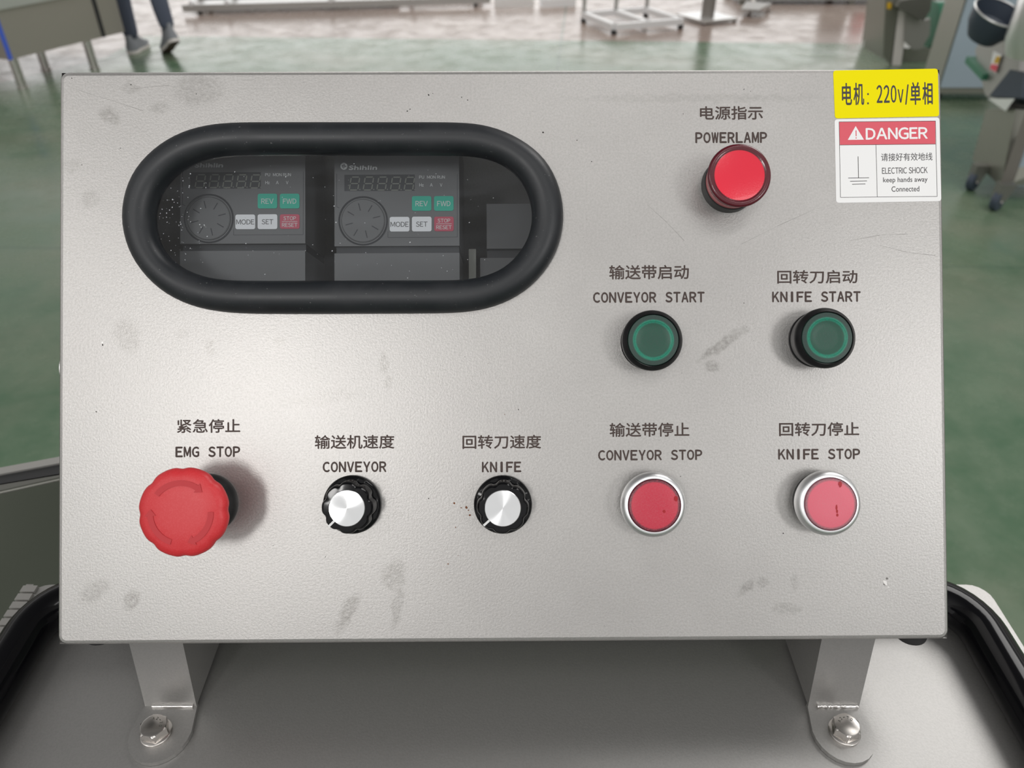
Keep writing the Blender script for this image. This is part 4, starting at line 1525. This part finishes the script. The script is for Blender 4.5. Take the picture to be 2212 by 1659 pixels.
# middle one: a low cabinet with a blue-grey front
mb = thing('blue_fronted_machine', 'cabinet machine with a flat blue-grey front standing between two machines', 'machine', Matrix.Translation((3.1, 5.4, 0)))
bm = bmesh.new()
box(bm, 2.725, 3.55, 5.11, 5.34, .05, .62)
kobj('cabinet', bm, 'olive_steel', mb)
bm = bmesh.new()
box(bm, 2.735, 3.53, 5.095, 5.11, .09, .64)
kobj('front_panel', bm, 'blue_grey', mb)
bm = bmesh.new()
box(bm, 2.715, 3.56, 5.09, 5.35, .62, .66)
kobj('worktop', bm, 'bright_steel', mb)
for p in ((2.77, 5.16), (3.5, 5.16), (2.77, 5.3), (3.5, 5.3)):
    bm = bmesh.new()
    lathe(bm, [(.022, 0), (.022, .052)], 16, p, cap0=True)
    kobj('foot', bm, 'black_matt', mb, 40)

# nearest one: vegetable cutter on castors
mc = thing('vegetable_cutter', 'steel vegetable cutter with dark feed hopper and blue-black castors', 'machine', Matrix.Translation((2.6, 3.7, 0)))
bm = bmesh.new()
hull(bm, [(2.2700, 3.7320, 0.0999), (2.2700, 3.4380, 0.0712), (2.2700, 3.5404, 0.3957), (2.2700, 3.7617, 0.3329)], [(2.95, 3.78, .12), (2.95, 3.48, .12), (2.95, 3.48, .36), (2.95, 3.85, .36)])
kobj('base_panel', bm, 'olive_steel', mc)
bm = bmesh.new()
tube(bm, [(2.2937, 3.4400, 0.0682), (2.2843, 3.4400, 0.3150), (2.2795, 3.4400, 0.5332)], .030, 4)
kobj('corner_post', bm, 'column_grey', mc)
bm = bmesh.new()
hull(bm, [(2.3218, 3.4600, 0.0672), (2.4948, 3.4600, 0.0672), (2.4057, 3.4600, 0.2879), (2.3057, 3.4600, 0.2879)], [(2.45, 3.5, .12), (2.9, 3.5, .12), (2.9, 3.5, .34), (2.5, 3.5, .34)])
kobj('lower_panel', bm, 'blue_grey', mc)
# main body: slanted cheek plate with hopper
bm = bmesh.new()
cheek = [(2.3600, 3.9600, 0.3467), (2.3600, 3.7401, 0.3347), (2.3600, 3.7558, 0.4951), (2.3600, 3.8389, 0.6786), (2.3600, 3.9821, 0.7324), (2.3600, 4.1464, 0.6208), (2.3600, 4.1773, 0.5061)]
hull(bm, cheek, [(2.75, v[1], v[2]) for v in cheek])
kobj('body', bm, 'grey_steel', mc)
HM = Matrix.Translation((2.2368, 3.8600, 0.7412)) @ Matrix.Rotation(R(22), 4, 'X') @ Matrix.Rotation(R(8), 4, 'Y')
bm = bmesh.new()
lathe(bm, [(.02, -.145), (.07, -.13), (.104, -.07), (.118, 0), (.114, 0), (.098, -.07), (.03, -.12)], 40, cap0=True)
bmesh.ops.transform(bm, matrix=HM, verts=bm.verts)
kobj('feed_hopper', bm, 'caster_blue', mc, 40)
bm = bmesh.new()
tube(bm, [(.116 * math.cos(a * math.pi / 20), .116 * math.sin(a * math.pi / 20), 0) for a in range(40)], .0045, 8, closed=True)
bmesh.ops.transform(bm, matrix=HM, verts=bm.verts)
kobj('hopper_rim', bm, 'bright_steel', mc, 60)
bm = bmesh.new()
bc = (2.2891, 3.6000, 0.7235)
lathe(bm, [(.02, bc[2] - .13), (.10, bc[2] - .12), (.125, bc[2] - .05), (.125, bc[2] + .20), (.10, bc[2] + .24), (.02, bc[2] + .25)], 40, bc[:2], cap0=True)
kobj('bowl', bm, 'bright_steel', mc, 40)
bm = bmesh.new()
a, b = (2.3300, 4.1833, 0.4781), (2.3300, 3.9849, 0.4399)
hull(bm, [a, b, (b[0], b[1], b[2] - .03), (a[0], a[1], a[2] - .03)], [(2.39, a[1], a[2]), (2.39, b[1], b[2]), (2.39, b[1], b[2] - .03), (2.39, a[1], a[2] - .03)])
kobj('knife_guard', bm, 'drum_reflect_green', mc)
bm = bmesh.new()
hull(bm, [(2.3520, 4.0031, 0.5433), (2.3520, 3.9246, 0.5434), (2.3520, 3.9174, 0.4604), (2.3520, 3.9812, 0.4625)], [(2.3580, 4.0133, 0.5412), (2.3580, 3.9346, 0.5413), (2.3580, 3.9274, 0.4580), (2.3580, 3.9913, 0.4601)], 0)
hull(bm, [(2.3490, 3.9804, 0.4886), (2.3490, 3.9196, 0.4961), (2.3490, 3.9188, 0.4644), (2.3490, 3.9774, 0.4655)], [(2.3530, 3.9871, 0.4870), (2.3530, 3.9263, 0.4946), (2.3530, 3.9255, 0.4628), (2.3530, 3.9842, 0.4639)], 1)
hull(bm, [(2.3490, 3.9569, 0.5301), (2.3490, 3.9243, 0.5330), (2.3490, 3.9235, 0.5016), (2.3490, 3.9652, 0.4985)], [(2.3530, 3.9636, 0.5286), (2.3530, 3.9310, 0.5316), (2.3530, 3.9302, 0.5001), (2.3530, 3.9719, 0.4969)], 2)
kobj('warning_label', bm, ['sticker_white', 'sticker_red', 'yellow_label'], mc)
bm = bmesh.new()
hull(bm, [(2.2600, 3.7590, 0.3938), (2.2600, 3.5182, 0.4503), (2.2600, 3.5576, 0.5428), (2.2600, 3.6690, 0.5360)], [(2.60, 3.70, .36), (2.60, 3.40, .36), (2.60, 3.40, .50), (2.60, 3.60, .50)])
kobj('discharge_chute', bm, 'caster_blue', mc)
bm = bmesh.new()
hull(bm, [(2.2500, 3.7432, 0.3874), (2.2500, 3.5433, 0.4415), (2.2500, 3.5767, 0.3771)], [(2.2620, 3.7632, 0.3820), (2.2620, 3.5622, 0.4364), (2.2620, 3.5958, 0.3716)])
kobj('chute_lip', bm, 'bright_steel', mc)
for (wx, wy) in ((2.215, 3.34), (2.225, 3.585), (2.85, 3.36), (2.85, 3.75)):
    bm = bmesh.new()
    lathe(bm, [(.010, -.016), (.040, -.016), (.045, -.012), (.045, .012), (.040, .016), (.010, .016)], 28, cap0=True)
    lathe(bm, [(.007, -.022), (.007, .022)], 12, cap0=True, mi=1)
    bmesh.ops.transform(bm, matrix=Matrix.Translation((wx, wy, .045)) @ Matrix.Rotation(R(35), 4, 'Z') @ Matrix.Rotation(R(90), 4, 'X'), verts=bm.verts)
    w_ = kobj('caster', bm, ['caster_blue', 'sole_white'], mc, 35)
    bm = bmesh.new()
    hull(bm, [(wx - .022, wy - .022, .05), (wx + .022, wy - .022, .05), (wx + .022, wy + .022, .05), (wx - .022, wy + .022, .05)], [(wx - .02, wy - .02, .125), (wx + .05, wy - .02, .125), (wx + .05, wy + .03, .125), (wx - .02, wy + .03, .125)])
    bmesh.ops.translate(bm, vec=-mc.location, verts=bm.verts)
    obj('caster_fork', bm, 'dark_steel', w_)
